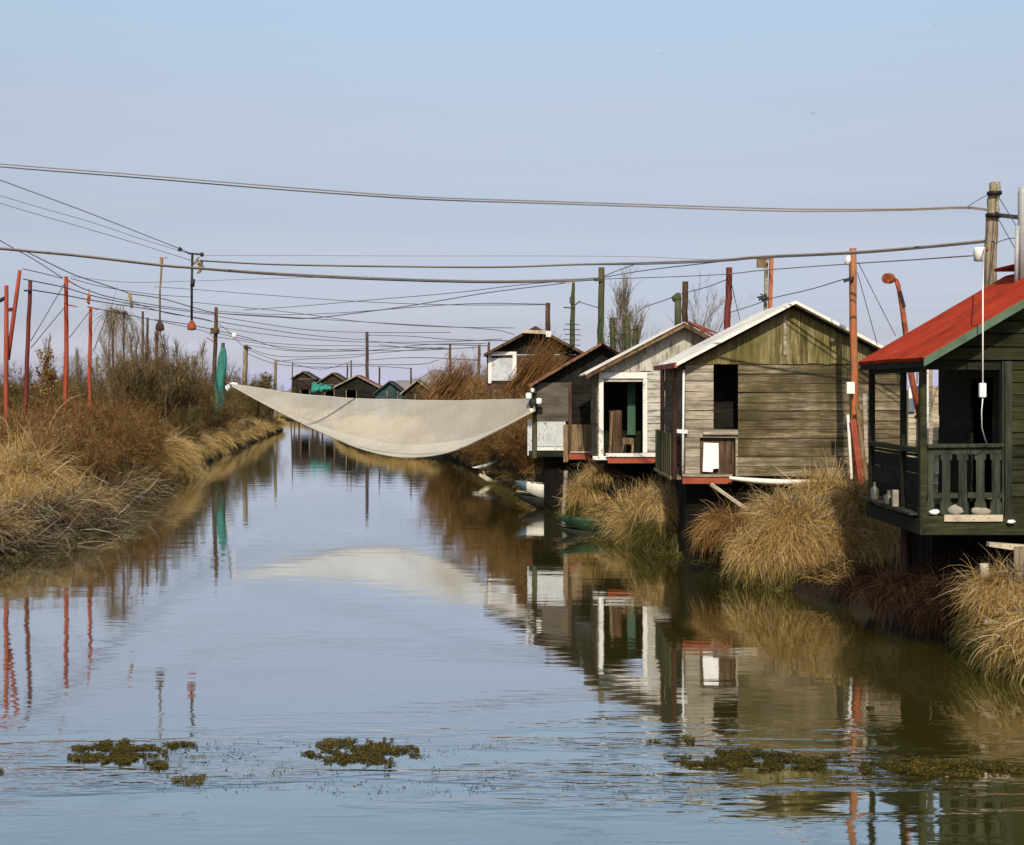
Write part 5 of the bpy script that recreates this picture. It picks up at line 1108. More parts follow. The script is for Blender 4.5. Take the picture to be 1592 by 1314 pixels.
# --- dry grass over both banks: nobody could count it
def grass_field():
    B = Bulk(); n = 300000
    d = 9 + (150 - 9) * NR.random(n) ** 1.25
    side = NR.random(n)
    t = np.where(NR.random(n) < 0.42, NR.random(n) ** 1.3 * 1.8, NR.random(n) * 14)
    left = side < 0.6
    x = np.where(left, xl(d) - t - 0.02, xr(d) + t + 0.05)
    px = CX + x / d * F
    ok = (px > -260) & (px < 1880) & (~((~left) & (d < 13.5)))
    # bare under the huts
    for (a, b, c_, e) in ((5.2, 9.7, 16.2, 19.6), (2.9, 7.8, 24.0, 28), (1.7, 6.6, 30.4, 33.9), (.3, 4.6, 34.3, 38)):
        ok &= ~((x > a) & (x < b) & (d > c_) & (d < e))
    x, d, t, left = x[ok], d[ok], t[ok], left[ok]
    z = hgt(x, d); ok = (z > 0.22) & ((~left) | (t > .25 + .25 * np.sin(d * 2.1))); x, d, z, t, left = x[ok], d[ok], z[ok], t[ok], left[ok]
    n = len(x)
    clump = np.array([mnoise.noise(Vector((a * .55, b * .55, 3.1))) for a, b in zip(x, d)])
    L = NR.uniform(0.25, 0.62, n) * (1 + 0.8 * np.clip(clump, -.6, .9)) * np.where(left, 1.25, 1.0)
    edge = t < 0.6
    az = NR.uniform(0, 2 * np.pi, n); lean = NR.uniform(0.1, 0.75, n)
    dirn = np.stack([np.cos(az) * lean, np.sin(az) * lean, np.ones(n)], 1)
    sgn = np.where(left, 1.0, -1.0)
    dirn[:, 0] += np.where(edge, sgn * NR.uniform(.3, 1.3, n), 0)
    droop = np.where(edge, NR.uniform(.8, 2.4, n), NR.uniform(.2, 1.5, n))
    w = NR.uniform(.008, .018, n) * np.clip(d / 30, .7, 2.6)
    r = np.clip(NR.normal(.55, .24, n) + clump * .25, 0, 1)
    B.rib(np.stack([x, d, z - .03], 1), dirn, L, w, droop, r, segs=3, curl=.35)
    o = B.build('dry_grass', M['straw']); tag(o, 'dry golden grass covering both banks', 'grass', kind='stuff')
grass_field()

# --- shrubs
def make_shrub(name, h, rad, mat, seedn, nstem=26, side=26, sub=5, leaf=0, leafmat=None, spread=1.0, wstem=0.03, droop=.5, label='', group='', leaf_size=(.02, .05)):
    B = Bulk(); n = nstem
    az = NR.uniform(0, 2 * np.pi, n); rr = rad * .45 * np.sqrt(NR.random(n))
    root = np.stack([np.cos(az) * rr, np.sin(az) * rr, np.full(n, -.15)], 1)
    az2 = az + NR.normal(0, .6, n); ln = NR.uniform(.1, .75, n) * spread * rad / h * 1.4
    dirn = np.stack([np.cos(az2) * ln, np.sin(az2) * ln, np.ones(n)], 1)
    L = h * NR.uniform(.55, 1.08, n)
    cl = B.rib(root, dirn, L, np.full(n, wstem), NR.uniform(-.1, droop, n), NR.uniform(.0, .6, n), segs=6, curl=.45, tip=.3)
    k = NR.integers(0, n, n * side); tpos = NR.uniform(.18, .98, n * side) * 6; i0 = np.minimum(tpos.astype(int), 5); fr_ = (tpos - i0)[:, None]
    P = cl[k, i0] * (1 - fr_) + cl[k, i0 + 1] * fr_; dS = cl[k, i0 + 1] - cl[k, i0]; dS /= np.linalg.norm(dS, axis=1, keepdims=True)
    N = len(P); d2 = dS + NR.normal(0, .65, (N, 3)); d2[:, 2] = np.abs(d2[:, 2]) * .8 + .15
    L2 = h * NR.uniform(.10, .30, N) * (1.25 - tpos / 9)
    c2 = B.rib(P, d2, L2, np.full(N, wstem * .45), NR.uniform(-.2, droop * 1.2, N), NR.uniform(.1, .95, N), segs=4, curl=.5, tip=.3)
    if sub:
        k = NR.integers(0, N, N * sub); q = NR.uniform(.2, 1, N * sub) * 4; i0 = np.minimum(q.astype(int), 3); fr_ = (q - i0)[:, None]
        P3 = c2[k, i0] * (1 - fr_) + c2[k, i0 + 1] * fr_; d3 = c2[k, i0 + 1] - c2[k, i0]; d3 /= np.linalg.norm(d3, axis=1, keepdims=True) + 1e-9
        M3 = len(P3); d3 = d3 + NR.normal(0, .7, (M3, 3))
        B.rib(P3, d3, h * NR.uniform(.04, .13, M3), np.full(M3, wstem * .3), NR.uniform(-.2, droop, M3), NR.uniform(.1, 1, M3), segs=2, curl=.4, tip=.3)
    e = empty(name, (0, 0, 0), label, 'shrub', group)
    B.build('twigs', M[mat], e)
    if leaf:
        LB_ = Bulk(); k = NR.integers(0, N, leaf); q = NR.uniform(.1, 1, leaf) * 4; i0 = np.minimum(q.astype(int), 3); fr_ = (q - i0)[:, None]
        c = c2[k, i0] * (1 - fr_) + c2[k, i0 + 1] * fr_ + NR.normal(0, .04, (leaf, 3))
        LB_.leaves(c, NR.uniform(*leaf_size, leaf), NR.random(leaf)); LB_.build('foliage', M[leafmat], e)
    return e
def scatter(protos, spots, label=None):
    used = set()
    for i, (x, y, s, sz) in enumerate(spots):
        p = protos[i % len(protos)]; z = float(hgt(x, y)); rz = R.uniform(0, 6.28)
        if id(p) not in used:
            used.add(id(p)); p.location = (x, y, z); p.rotation_euler.z = rz; p.scale = (s, s, s * sz)
        else: copy_thing(p, (x, y, z), rz, (s, s, s * sz))

gl_r = ('russet leafless bush of fine tangled twigs on the left bank', 'russet bushes on the left bank')
rus = [make_shrub('bush', 1.75, 1.3, 'twig_red', i, 56, 34, 7, 300, 'straw_brown', 1.1, .022, .5, *gl_r, leaf_size=(.015, .04)) for i in range(3)]
sp_ = []
for d, t, s in ((36, 2.2, .95), (38.5, 1.6, 1.0), (41, 1.8, 1.0), (43.5, 1.5, .95), (45.5, 1.9, 1.05), (47.5, 1.6, .9), (39, 3.4, 1.0), (42.5, 3.6, 1.1), (46.5, 3.6, 1.15), (34, 1.7, .75), (50, 3.2, 1.15), (37, 4.8, .9), (44.5, 5.2, 1.1)):
    sp_.append((float(xl(d)) - t * .8, d, s * 1.15, R.uniform(1.0, 1.25)))
scatter(rus, sp_)
gl_o = ('tall olive brown thicket bush behind the russet bushes on the left bank', 'thicket bushes on the left bank')
olv = [make_shrub('thicket_bush', 3.1, 1.7, 'twig_olive', i, 44, 38, 7, 1800 if i == 1 else 500, 'leaf_dark' if i == 1 else 'straw_brown', 1.0, .028, .35, *gl_o, leaf_size=(.03, .07)) for i in range(3)]
sp_ = []
for px, d, s in ((70, 62, .8), (110, 60, .85), (150, 56, .95), (190, 58, 1.05), (225, 60, 1.1), (262, 62, 1.1), (296, 64, 1.1), (322, 68, 1.0), (165, 66, 1.15), (205, 68, 1.2), (245, 70, 1.25), (285, 72, 1.25), (318, 76, 1.15), (130, 70, 1.05), (300, 80, 1.3), (255, 82, 1.3), (205, 82, 1.3), (160, 85, 1.2),
                 (355, 86, .75), (372, 90, .85), (392, 96, .8), (410, 100, .8), (440, 112, .85), (350, 96, 1.0), (110, 84, 1.1), (60, 95, 1.0), (15, 100, 1.0), (-30, 90, 1.0), (-70, 70, .9), (30, 120, 1.3), (-15, 118, 1.2), (5, 140, 1.3), (45, 150, 1.4), (85, 145, 1.3), (65, 130, 1.2), (20, 155, 1.5), (330, 130, 1.2), (350, 140, 1.3), (120, 120, 1.2), (275, 57, .75), (300, 58, .6), (240, 54, .75)):
    x = PX(px, d); 
    if x > float(xl(d)) - .8: x = float(xl(d)) - .9
    if R.random() > .16 or px < 40: sp_.append((x, d, s * R.uniform(.8, 1.05), R.uniform(.75, 1.55) * (.85 if px < 40 else 1)))
scatter(olv, sp_)
gl_b = ('russet bush on the right bank slope below the dilapidated hut', 'russet bushes on the right bank slope')
rb = [make_shrub('bush', 2.0, 1.4, 'twig_red', i, 56, 36, 6, 400, 'straw_brown', 1.0, .024, .6, *gl_b, leaf_size=(.015, .045)) for i in range(2)]
sp_ = []
for px, d, s in ((812, 40.5, .85), (796, 41, .9), (776, 43, .85), (806, 43.5, 1.0), (755, 46, .8), (735, 49, .85), (715, 53, .9), (790, 44.3, 1.1), (760, 50, 1.05), (735, 54, 1.15), (705, 58, 1.05), (690, 62, 1.05), (720, 60, 1.3), (745, 57, 1.4), (765, 54, 1.3), (690, 68, .9), (700, 70, 1.3), (730, 66, 1.5), (684, 76, .8), (815, 44.6, 1.1), (840, 43.5, 1.0), (848, 44.6, 1.15)):
    x = PX(px, d); x = max(x, float(xr(d)) + .35); sp_.append((x, d, s, R.uniform(1.0, 1.2) * (1.3 if d > 49 else 1)))
scatter(rb, sp_)
# bundles of dry reeds leaning over the dilapidated hut
def reed_bundle(px0, py0, px1, py1, d, n, w, label):
    B = Bulk(); A, Bp = W(px0, py0, d), W(px1, py1, d); L = (Bp - A).length; dv = (Bp - A).normalized()
    root = np.array(A)[None] + NR.normal(0, 1, (n, 3)) * np.array([w, w * .7, w * .6]); dirn = np.array(dv)[None] + NR.normal(0, .09, (n, 3))
    B.rib(root, dirn, L * NR.uniform(.5, 1.1, n), NR.uniform(.015, .035, n), NR.uniform(0, .35, n), NR.uniform(.1, .9, n), segs=5, curl=.25)
    tag(B.build('reed_bundle', M['straw_brown'], None, A), label, 'reeds')
reed_bundle(806, 606, 862, 522, 44.6, 420, .22, 'thick bundle of dry reeds leaning on the right side of the dilapidated hut')
reed_bundle(690, 612, 726, 562, 47, 260, .3, 'bundle of dry stalks rising left of the white shutter')
reed_bundle(826, 606, 872, 548, 44.2, 260, .22, 'low bundle of dry reeds behind the red brown roof')

# --- bare trees
def bare_tree(name, loc, h, spread, mat, label, upright=.8, nb=26, r0=.09, leafmat=None, leaf=0, group=None):
    e = empty(name, loc, label, 'tree', group); bx = Vector(loc)
    m = MB(); pts = [bx + Vector((0, 0, -.2))]; 
    for i in range(1, 8): pts.append(bx + Vector((R.uniform(-.04, .04) * i * h / 8, R.uniform(-.03, .03) * i * h / 8, h * i / 8 * .95)))
    m.tube(pts, [r0 * (1 - .11 * i) for i in range(8)], 7); m.build('trunk', M['wood_tan'] if mat != 'twig_olive' else M['wood_brown'], e)
    B = Bulk(); t = NR.uniform(.22, .96, nb); P = np.array([list(pts[min(int(q * 7), 6)].lerp(pts[min(int(q * 7) + 1, 7)], q * 7 % 1)) for q in t])
    az = NR.uniform(0, 6.28, nb); dirn = np.stack([np.cos(az), np.sin(az), np.full(nb, upright * 2) + NR.random(nb)], 1)
    L = spread * NR.uniform(.8, 1.6, nb) * (1.25 - t) + h * .12
    c1 = B.rib(P, dirn, L, np.full(nb, r0 * .45), NR.uniform(-.6, .1, nb), NR.uniform(.2, .8, nb), segs=5, curl=.3, tip=.25)
    for lev, mult, w, lf in ((0, 12, r0 * .2, .45), (1, 6, r0 * .11, .4)):
        k = NR.integers(0, len(c1), len(c1) * mult); sg = c1.shape[1] - 1; q = NR.uniform(.15, 1, len(k)) * sg; i0 = np.minimum(q.astype(int), sg - 1); f_ = (q - i0)[:, None]
        P = c1[k, i0] * (1 - f_) + c1[k, i0 + 1] * f_; dv = c1[k, i0 + 1] - c1[k, i0]; ln = np.linalg.norm(dv, axis=1, keepdims=True); dv = dv / (ln + 1e-9) + NR.normal(0, .45, P.shape); dv[:, 2] += upright * .5
        L = ln[:, 0] * sg * lf * NR.uniform(.5, 1.1, len(k)); c1 = B.rib(P, dv, L, np.full(len(k), w), NR.uniform(-.4, .1, len(k)), NR.random(len(k)), segs=3, curl=.3, tip=.3)
    B.build('crown', M[mat], e)
    if leaf:
        k = NR.integers(0, len(c1), leaf); LF = Bulk(); LF.leaves(c1[k, -1] + NR.normal(0, .06, (leaf, 3)), NR.uniform(.04, .10, leaf), NR.random(leaf)); LF.build('foliage', M[leafmat], e)
    return e
def gpt(px, d): x = PX(px, d); return (x, d, float(hgt(x, d)))
bare_tree('poplar_tree', gpt(972, 60), 7.9, 1.1, 'twig_grey', 'tall bare poplar with upright branches behind the black hut', 1.5, 46, .10)
bare_tree('poplar_tree', gpt(992, 63), 6.9, 1.0, 'twig_grey', 'shorter bare poplar right of the tallest one', 1.4, 36, .08)
bare_tree('poplar_tree', gpt(950, 62), 5.8, .8, 'twig_grey', 'lowest bare poplar left of the tallest one', 1.3, 28, .07)
bare_tree('bare_tree', gpt(1102, 52), 6.7, 1.6, 'twig_grey', 'thin bare tree behind the roof of the flaking white hut', .7, 26, .06)
for px, tp_, d, lab in ((952, 494, 56, 'left ivy grown tree stump below the bare poplars'), (975, 489, 56, 'tallest ivy grown tree stump below the bare poplars'), (988, 506, 55, 'right dark ivy grown stump below the bare poplars')):
    x, y, z = gpt(px, d); e = empty('ivy_stump', (x, y, z), lab, 'tree stump'); zt_ = PZ(tp_, d)
    m = MB(); m.tube([(x, y, z - .2), (x + .05, y, (z + zt_) / 2), (x, y, zt_)], [.16, .14, .12], 8); m.build('trunk', M['wood_green_post'], e)
    n = 700; B = Bulk(); a = NR.uniform(0, 6.28, n); q = NR.random(n); rr = .11 + .06 * NR.random(n) + .07 * np.sin(q * 14) ** 2
    B.leaves(np.stack([x + np.cos(a) * rr, y + np.sin(a) * rr, z + (zt_ - z) * q], 1), NR.uniform(.025, .06, n), NR.random(n)); B.build('ivy', M['ivy'], e)
# saplings and round topped trees on the left bank
lab = ('bare sapling rising above the left bank thicket', 'saplings above the left bank thicket')
sap0 = bare_tree('sapling', gpt(226, 70), 4.6, .7, 'twig_grey', lab[0], 1.2, 20, .085, None, 0, lab[1])
for px, d, s in ((70, 66, .82), (172, 64, 1.05), (205, 62, .85), (243, 74, 1.05), (262, 66, .8), (276, 78, .95), (286, 70, .85), (300, 72, .8), (313, 80, .9), (190, 76, 1.0), (150, 70, .8), (120, 66, .75), (232, 66, .9), (258, 60, .85), (215, 78, 1.1)):
    copy_thing(sap0, gpt(px, d), R.uniform(0, 6.28), (s * 1.2, s * 1.2, s * R.uniform(1.1, 1.4)))
bare_tree('brown_tree', gpt(72, 58), 4.3, .5, 'twig_red', 'small russet tree with dead leaves between the two tall red poles', 1.0, 20, .05, 'straw_brown', 900)
bare_tree('willow_tree', gpt(405, 98), 3.6, 1.0, 'twig_olive', 'round topped pale tree behind the left tip of the net', .9, 24, .10, 'ivy', 1600)
bare_tree('willow_tree', gpt(415, 104), 3.9, .8, 'twig_olive', 'second round topped tree just right of the first, behind the net tip', .9, 20, .09, 'ivy', 1100)
ev = bare_tree('evergreen_tree', gpt(255, 74), 3.9, .8, 'twig_olive', 'narrow dark evergreen among the left bank thicket', 1.0, 26, .07, 'leaf_dark', 3600, 'dark evergreens in the left thicket')
for px, d, s in ((206, 64, .9), (192, 72, .95), (225, 78, 1.0), (275, 84, .95)): copy_thing(ev, gpt(px, d), R.uniform(0, 6), (s * 1.2, s * 1.2, s))
# pole draped with pale dead vines
def vine_pole():
    d = 56; e = empty('vine_pole', gpt(182, d), 'pole draped with pale hanging dead vines behind the short red one', 'pole'); x, y, z = e.location
    m = MB(); m.tube([(PX(177, d), d, z - .3), (PX(175, d), d, PZ(480, d))], .05, 7); m.tube([(PX(191, d), d, z - .3), (PX(193, d), d, PZ(486, d))], .04, 7); m.tube([W(171, 479, d), W(182, 484, d), W(195, 488, d)], .04, 6); m.build('frame', M['wood_brown'], e)
    B = Bulk(); n = 420; t = NR.random(n); t = np.where(NR.random(n) < .7, t * .45, .75 + t * .25)
    root = np.stack([PX(170, d) + (PX(196, d) - PX(170, d)) * t, d + NR.normal(0, .12, n), PZ(482, d) - .1 * t + NR.normal(0, .05, n)], 1)
    B.rib(root, NR.normal(0, .5, (n, 3)) + np.array([0, 0, -.5]), NR.uniform(.4, 2.3, n) ** 1.2, NR.uniform(.01, .03, n), NR.uniform(1, 3, n), NR.uniform(.4, 1, n), segs=6, curl=.6)
    B.build('dead_vines', M['twig_grey'], e)
vine_pole()

# --- big straw tussocks: a mound with combed, drooping blades
def tussock(name, c, rx, ry, rz_, n, mat, label, blade=(.35, .8), comb=(0, -.4), skirt=0, skmat='green_grass', seed=0, wid=(.006, .016), core=True, flat=.15):
    cx, cy, cz = c
    e = empty(name, (cx, cy, cz), label, 'tussock')
    if core:
        m = MB(); vs = []; nu, nv = 22, 10
        for j in range(nv + 1):
            th = math.pi * .62 * j / nv
            for i in range(nu):
                ph = 2 * math.pi * i / nu; p = Vector((math.sin(th) * math.cos(ph), math.sin(th) * math.sin(ph), math.cos(th)))
                k = .82 + .50 * mnoise.noise(p * 1.7 + Vector((seed, 1, 2))); vs.append((cx + p.x * rx * k, cy + p.y * ry * k, cz + p.z * rz_ * k))
        m.poly(vs, [(j * nu + i, (j + 1) * nu + i, (j + 1) * nu + (i + 1) % nu, j * nu + (i + 1) % nu) for j in range(nv) for i in range(nu)] + [tuple(range(nu))], None, True); m.build('mound', M['ground'], e)
    th = np.arccos(1 - NR.random(n) * 1.45); ph = NR.uniform(0, 2 * np.pi, n)
    p = np.stack([np.sin(th) * np.cos(ph), np.sin(th) * np.sin(ph), np.cos(th)], 1)
    k = np.array([.88 + .55 * mnoise.noise(Vector(q) * 1.7 + Vector((seed, 1, 2))) for q in p])[:, None]
    tuft = np.array([mnoise.noise(Vector(q) * 5.5 + Vector((seed, 7, 2))) for q in p])
    root = np.array([cx, cy, cz]) + p * np.array([rx, ry, rz_]) * k * NR.uniform(.82, 1.0, (n, 1))
    dirn = p * np.array([.6, .6, .55]) + NR.normal(0, .6, (n, 3)) + np.array([comb[0] * 1.5, comb[1] * 1.7, .15]) + np.stack([tuft * 1.5, tuft * .5, np.abs(tuft) * .4], 1)
    B = Bulk(); B.rib(root, dirn, NR.uniform(*blade, n) ** 1.0 * (1 + .7 * tuft) * np.where(NR.random(n) < .05, 1.5, 1), NR.uniform(*wid, n), NR.uniform(.8, 2.8, n), np.clip(NR.normal(.6, .2, n) + tuft * .35, 0, 1), segs=5, curl=.4)
    B.build('blades', M[mat], e)
    if mat == 'straw':
        k2 = NR.integers(0, n, n // 14); az = NR.uniform(0, 6.28, len(k2)); D2_ = np.stack([np.cos(az), np.sin(az), NR.uniform(-.5, .7, len(k2))], 1) + p[k2] * .6
        Q = Bulk(); Q.rib(root[k2] + p[k2] * .12, D2_, NR.uniform(.25, .9, len(k2)) * blade[1] * 1.3, NR.uniform(wid[0], wid[1] * 1.3, len(k2)), NR.uniform(0, 1.0, len(k2)), np.clip(NR.normal(.6, .3, len(k2)), 0, 1), segs=4, curl=.5)
        Q.build('dead_stems', M['dead_reed'], e)
    if skirt:
        a = NR.uniform(math.pi * .95, math.pi * 2.05, skirt); q = NR.random(skirt)
        root = np.stack([cx + np.cos(a) * rx * .85, cy + np.sin(a) * ry * .85, np.full(skirt, .02) + (cz * .75) * q], 1)
        dirn = np.stack([np.cos(a) * .5 - .2, np.sin(a) * .6, NR.uniform(.1, .9, skirt)], 1) + NR.normal(0, .2, (skirt, 3))
        S = Bulk(); S.rib(root, dirn, NR.uniform(.2, .55, skirt), NR.uniform(.006, .014, skirt), NR.uniform(1.2, 3, skirt), NR.random(skirt), segs=4, curl=.3); S.build('wet_blades', M[skmat], e)
    return e
# (centre from pixel + distance)
def tc(px, py, d): p = W(px, py, d); return (p.x, p.y, p.z)
tussock('straw_tussock', tc(1240, 838, 21.9), .62, .55, .42, 9000, 'straw', 'largest golden straw tussock spilling between the grey hut and the green porch', (.3, .7), (-.25, -.5), 3200, seed=1)
tussock('straw_tussock', tc(1290, 775, 23.0), .5, .4, .26, 3600, 'straw', 'upright straw tuft against the grey board wall below the white box', (.3, .7), (-.1, -.1), 0, seed=2)
tussock('straw_tussock', tc(1135, 825, 22.6), .42, .4, .30, 3600, 'straw_brown', 'small brown straw tussock left of the largest golden one', (.25, .5), (-.8, -.4), 0, seed=3)
tussock('straw_tussock', tc(1040, 790, 26.6), .62, .5, .34, 7000, 'straw', 'broad straw tussock drooping to the water under the corner of the grey hut', (.25, .55), (.2, -.5), 2400, seed=4)
tussock('straw_tussock', tc(985, 815, 28.0), .45, .4, .2, 3000, 'straw', 'low straw tussock beside the dark green punt', (.25, .5), (-.4, -.5), 900, seed=5)
tussock('straw_tussock', tc(912, 768, 32.0), .30, .4, .34, 3400, 'straw', 'hanging straw tussock below the red beam of the black hut', (.25, .55), (0, -.4), 900, seed=6)
tussock('straw_tussock', tc(935, 738, 31.6), .4, .35, .14, 1600, 'straw', 'flat straw tussock under the floor of the flaking white hut', (.2, .45), (-.3, -.3), 0, seed=9)
tussock('straw_tussock', tc(1568, 935, 15.7), .40, .42, .34, 6000, 'straw', 'frayed straw tussock below the green hut at the right edge', (.2, .45), (-.4, -.5), 1600, seed=7, wid=(.005, .012))
tussock('straw_tussock', tc(1625, 1000, 14.9), .55, .45, .42, 4200, 'straw', 'half hidden straw tussock in the lower right corner of the bank', (.2, .45), (-.3, -.5), 900, seed=8, wid=(.005, .012))
for i, (px, py, d, a, b, c_, n, bl, cm) in enumerate(((1190, 862, 21.8, .45, .4, .28, 4200, (.25, .55), (-.3, -.5)), (1305, 852, 21.6, .40, .42, .36, 4600, (.3, .6), (.2, -.4)), (1290, 815, 22.4, .5, .45, .32, 4600, (.3, .6), (-.2, -.3)), (1215, 805, 22.6, .45, .4, .24, 3600, (.25, .55), (-.5, -.2)), (1245, 862, 21.5, .45, .35, .24, 3600, (.25, .55), (.1, -.5)), (1335, 800, 21.9, .22, .3, .4, 2200, (.3, .65), (.1, -.2)))):
    tussock('straw_tussock', tc(px, py, d), a, b, c_, n, 'straw', 'golden straw tussock crowded round the largest one beside the green porch', bl, cm, 900 if py > 850 else 0, seed=40 + i)['group'] = 'straw tussocks crowded beside the green porch'
for i, (px, py, d, a, b, c_, n) in enumerate(((1075, 775, 26.6, .35, .35, .3, 2600), (1000, 830, 27.6, .4, .4, .22, 2600), (1060, 825, 26.6, .35, .3, .25, 2200))):
    tussock('straw_tussock', tc(px, py, d), a, b, c_, n, 'straw' if i else 'straw_brown', 'low straw tussock clinging to the bank under the grey hut corner', (.25, .6), (R.uniform(-.4, .3), -.5), 700, seed=60 + i)['group'] = 'straw tussocks under the grey hut corner'
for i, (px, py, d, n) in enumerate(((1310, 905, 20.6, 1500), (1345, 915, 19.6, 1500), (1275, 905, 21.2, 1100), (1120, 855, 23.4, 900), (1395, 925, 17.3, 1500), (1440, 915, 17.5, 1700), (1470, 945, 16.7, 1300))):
    tussock('reed_tuft', tc(px, py, d), .30, .26, .22, n, 'shade_reed', 'reed tuft with shade painted into its colour at the waterline between the grey hut and the green hut', (.2, .55), (-.2, -.3), 0, seed=70 + i, wid=(.005, .012))['group'] = 'shade-coloured reed tufts at the right waterline'
# left bank tussocks
tussock('straw_tussock', tc(20, 770, 31.5), 1.3, 1.3, .7, 9000, 'straw', 'broad golden straw tussock at the left edge below the forked pole', (.5, 1.1), (.2, -.3), 0, seed=11, wid=(.010, .022))
tussock('straw_tussock', tc(60, 735, 36), 1.2, 1.2, .6, 6500, 'straw', 'tall golden straw tussock before the dark red pole', (.6, 1.2), (.1, -.2), 0, seed=12, wid=(.010, .022))
tussock('straw_tussock', tc(250, 718, 47), .8, 1.2, .75, 8500, 'straw', 'golden straw tussock arching over the water at the bank point', (.5, 1.0), (.7, -.4), 0, seed=13, wid=(.012, .026))
tussock('straw_tussock', tc(205, 738, 43), .8, 1.0, .5, 5500, 'straw_brown', 'brown straw tussock next to the arching golden one', (.5, 1.0), (.7, -.4), 0, seed=14, wid=(.012, .026))
for i, (px, d, s) in enumerate(((300, 62, 1.0), (330, 65, 1.1), (365, 72, 1.1), (400, 84, 1.2), (285, 58, .9))):
    x = min(PX(px, d), float(xl(d)) - 1.0)
    tussock('straw_tussock', (x, d, .55), .8 * s, 1.3 * s, .55 * s, 3800, 'straw', 'short golden straw tussock on the bank edge between the bank point and net tip', (.4, .8), (.7, -.3), 0, seed=20 + i, wid=(.014, .03))['group'] = 'straw tussocks on the far left bank edge'
# dead reeds tumbled along the left waterline
def dead_reeds(x0, x1, n, label, seed):
    B = Bulk(); d = NR.uniform(x0, x1, n); t = NR.normal(.0, .32, n); x = xl(d) - .25 + t; z = np.maximum(hgt(x, d), 0) + np.abs(NR.normal(0, .16, n))
    az = NR.normal(0, 1.0, n) + np.where(NR.random(n) < .5, 0, math.pi); dirn = np.stack([np.cos(az), np.sin(az) * .8, NR.normal(.15, .35, n)], 1)
    B.rib(np.stack([x, d, z], 1), dirn, NR.uniform(.3, 1.3, n), NR.uniform(.01, .028, n), NR.uniform(-.2, 1.2, n), np.clip(NR.normal(.45, .28, n), 0, 1), segs=4, curl=.6)
    c = (float(xl((x0 + x1) / 2)) - .2, (x0 + x1) / 2, .2); tag(B.build('dead_reeds', M['dead_reed'], None, c), label, 'reeds', kind='stuff')
dead_reeds(25, 31.5, 2600, 'tangle of grey dead reeds at the left waterline', 1)
dead_reeds(31.5, 41, 1700, 'brown grey dead reeds under the russet bushes at the waterline', 2)
def edge_grass():
    B = Bulk(); n = 4200; d = NR.uniform(25, 48, n); x = xl(d) + NR.normal(.10, .16, n); z = np.maximum(hgt(x, d), 0.0)
    B.rib(np.stack([x, d, z - .02], 1), np.stack([NR.uniform(.2, 1.2, n), NR.normal(-.2, .4, n), NR.uniform(.2, 1, n)], 1), NR.uniform(.15, .5, n), NR.uniform(.008, .02, n), NR.uniform(1, 2.6, n), NR.random(n), segs=3, curl=.3)
    n = 5000; d = NR.uniform(21, 46, n); x = xr(d) + NR.normal(-.05, .16, n); z = np.maximum(hgt(x, d), 0.0)
    B.rib(np.stack([x, d, z - .02], 1), np.stack([-NR.uniform(.2, 1.2, n), NR.normal(-.3, .4, n), NR.uniform(.2, 1, n)], 1), NR.uniform(.15, .5, n), NR.uniform(.008, .02, n), NR.uniform(1, 2.6, n), NR.random(n), segs=3, curl=.3)
    tag(B.build('wet_grass', M['green_grass']), 'greenish wet grass trailing along the waterlines', 'grass', kind='stuff')
edge_grass()

#@@WEED
def weed(px0, px1, py0, py1, n, label, seed, thr=.0, group=None, hi=.014):
    n *= 3; B = Bulk(); k = n * 3; px = NR.uniform(px0, px1, k); py = NR.uniform(py0, py1, k)
    d = F * CAMZ / (py - HY); x = (px - CX) / F * d
    u = (px - (px0 + px1) / 2) / ((px1 - px0) / 2); v = (py - (py0 + py1) / 2) / ((py1 - py0) / 2)
    nz = np.array([mnoise.noise(Vector((a * 3.2 + seed, b * 3.2, seed))) + .7 * mnoise.noise(Vector((a * 8 + seed, b * 8, seed))) + .5 * mnoise.noise(Vector((a * 21 + seed, b * 21, seed))) for a, b in zip(x, d)])
    ok = (1 - np.abs(u) ** 2.4 - v ** 2 + nz * 1.25) > .42 + thr; x, d, nz = x[ok][:n], d[ok][:n], nz[ok][:n]; m_ = len(x)
    c = np.stack([x, d, .004 + hi * NR.random(m_) * (1 + .6 * nz)], 1)
    B.leaves(c, NR.uniform(.005, .014, m_), np.clip(NR.normal(.5, .25, m_) + nz * .3, 0, 1), .22)
    return tag(B.build('water_weed', M['algae'], None, (float(x.mean()), float(d.mean()), 0)), label, 'water weed', group)
weed(105, 262, 1150, 1190, 2600, 'largest floating weed mat on the left of the water', 1)
weed(250, 315, 1153, 1172, 380, 'small weed patches trailing right of the left mat', 2, .25)['kind'] = 'stuff'
weed(475, 655, 1148, 1192, 2800, 'broad floating weed mat in the middle foreground', 5)
weed(222, 262, 1178, 1196, 220, 'small weed clump just below the left mat', 8, -.15)['kind'] = 'stuff'
weed(265, 330, 1203, 1222, 220, 'scattered weed bits nearest the camera', 11, .35)['kind'] = 'stuff'
weed(455, 492, 1166, 1180, 120, 'tiny weed clump at the left end of the middle mat', 13, .1)
weed(1015, 1330, 1166, 1200, 3400, 'long dark weed strip under the reflected grey hut', 16, .1, None, .018)
weed(1300, 1640, 1176, 1212, 3600, 'long olive weed strip reaching the right edge', 21, .05, None, .018)
weed(1000, 1085, 1146, 1160, 260, 'thin line of weed at the tips of the reflected porch posts', 25, .1)
weed(-60, 14, 1195, 1212, 260, 'weed scrap cut by the left edge', 29)

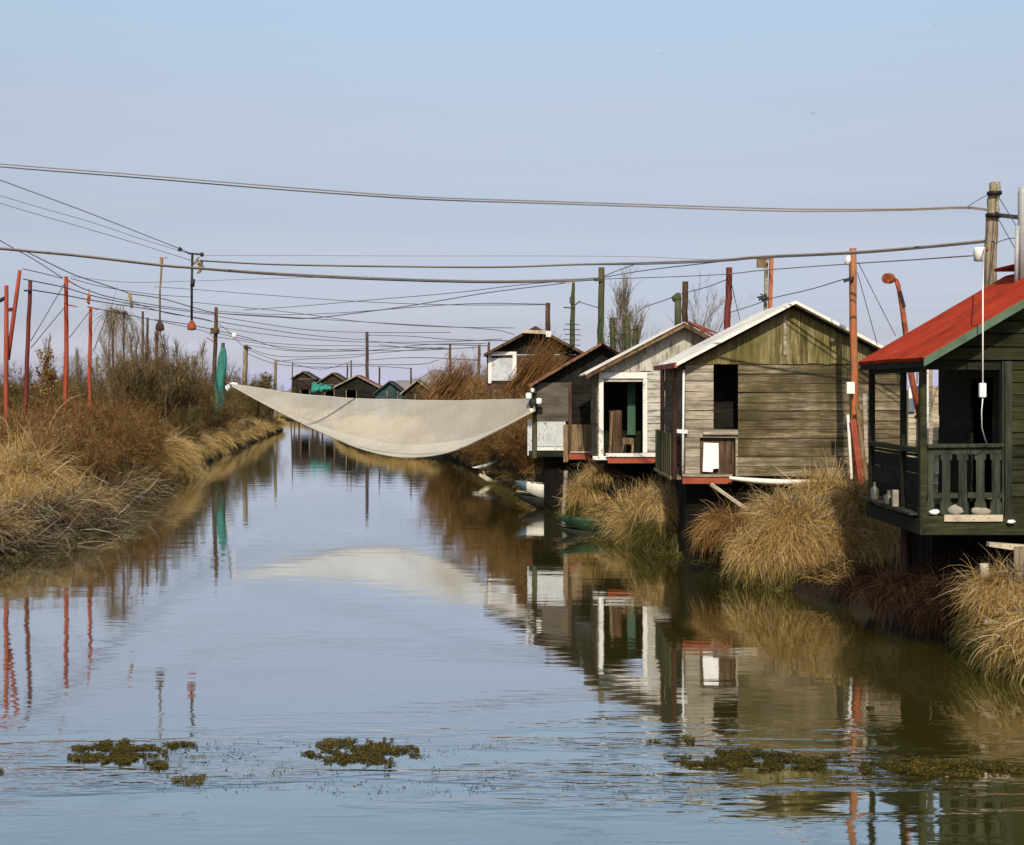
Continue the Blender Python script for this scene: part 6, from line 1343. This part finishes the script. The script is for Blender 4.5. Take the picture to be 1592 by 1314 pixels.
def weed_specks():
    B = Bulk(); n = 260; px = NR.uniform(230, 800, n); py = NR.uniform(1150, 1235, n); px2 = NR.uniform(880, 1560, n // 2); py2 = NR.uniform(1185, 1240, n // 2)
    px, py = np.concatenate([px, px2]), np.concatenate([py, py2]); d = F * CAMZ / (py - HY); x = (px - CX) / F * d
    k = np.repeat(np.arange(len(px)), NR.integers(1, 9, len(px))); m_ = len(k)
    c = np.stack([x[k] + NR.normal(0, .03, m_), d[k] + NR.normal(0, .05, m_), .003 + .008 * NR.random(m_)], 1)
    B.leaves(c, NR.uniform(.005, .014, m_), NR.uniform(0, .7, m_), .1)
    tag(B.build('weed_specks', M['algae'], None, (0, 11.5, 0)), 'tiny specks of weed strewn between the floating mats', 'water weed', kind='stuff')
weed_specks()

#@@BIRDS
def bird(px, py, d, span, rz, label):
    p = W(px, py, d); m = MB(); s = span
    m.tube([(-.22 * s, 0, 0), (-.1 * s, 0, .01 * s), (.06 * s, 0, .01 * s), (.2 * s, 0, 0)], [.012 * s, .05 * s, .045 * s, .01 * s], 8)
    for sg in (1, -1):
        vs = []; N = 6
        for i in range(N + 1):
            t = i / N; y = sg * .5 * s * t; z = s * (.16 * math.sin(t * 2.0)); c = .09 * s * (1 - t * .8)
            vs += [(c - .05 * s * t, y, z), (-c - .05 * s * t, y, z), (-.05 * s * t, y, z + .012 * s)]
        m.poly(vs, [(i * 3 + a, i * 3 + 3 + a, i * 3 + 3 + (a + 1) % 3, i * 3 + (a + 1) % 3) for i in range(N) for a in range(3)], None, True)
    o = m.build('bird', M['bird']); o.location = p; o.rotation_euler = (.15, 0, rz); tag(o, label, 'bird')
bird(1263, 177, 110, .75, 1.3, 'gull with spread wings gliding high over the grey hut')
bird(1030, 84, 150, .4, .6, 'dark speck of a bird highest over the middle')
bird(863, 137, 150, .3, 2.2, 'tiny bird left of and below the highest middle one')
bird(1453, 39, 150, .4, .9, 'dark speck of a bird at the upper right')
bird(145, 359, 120, .4, .4, 'small bird near the thin slanting wires at the left')
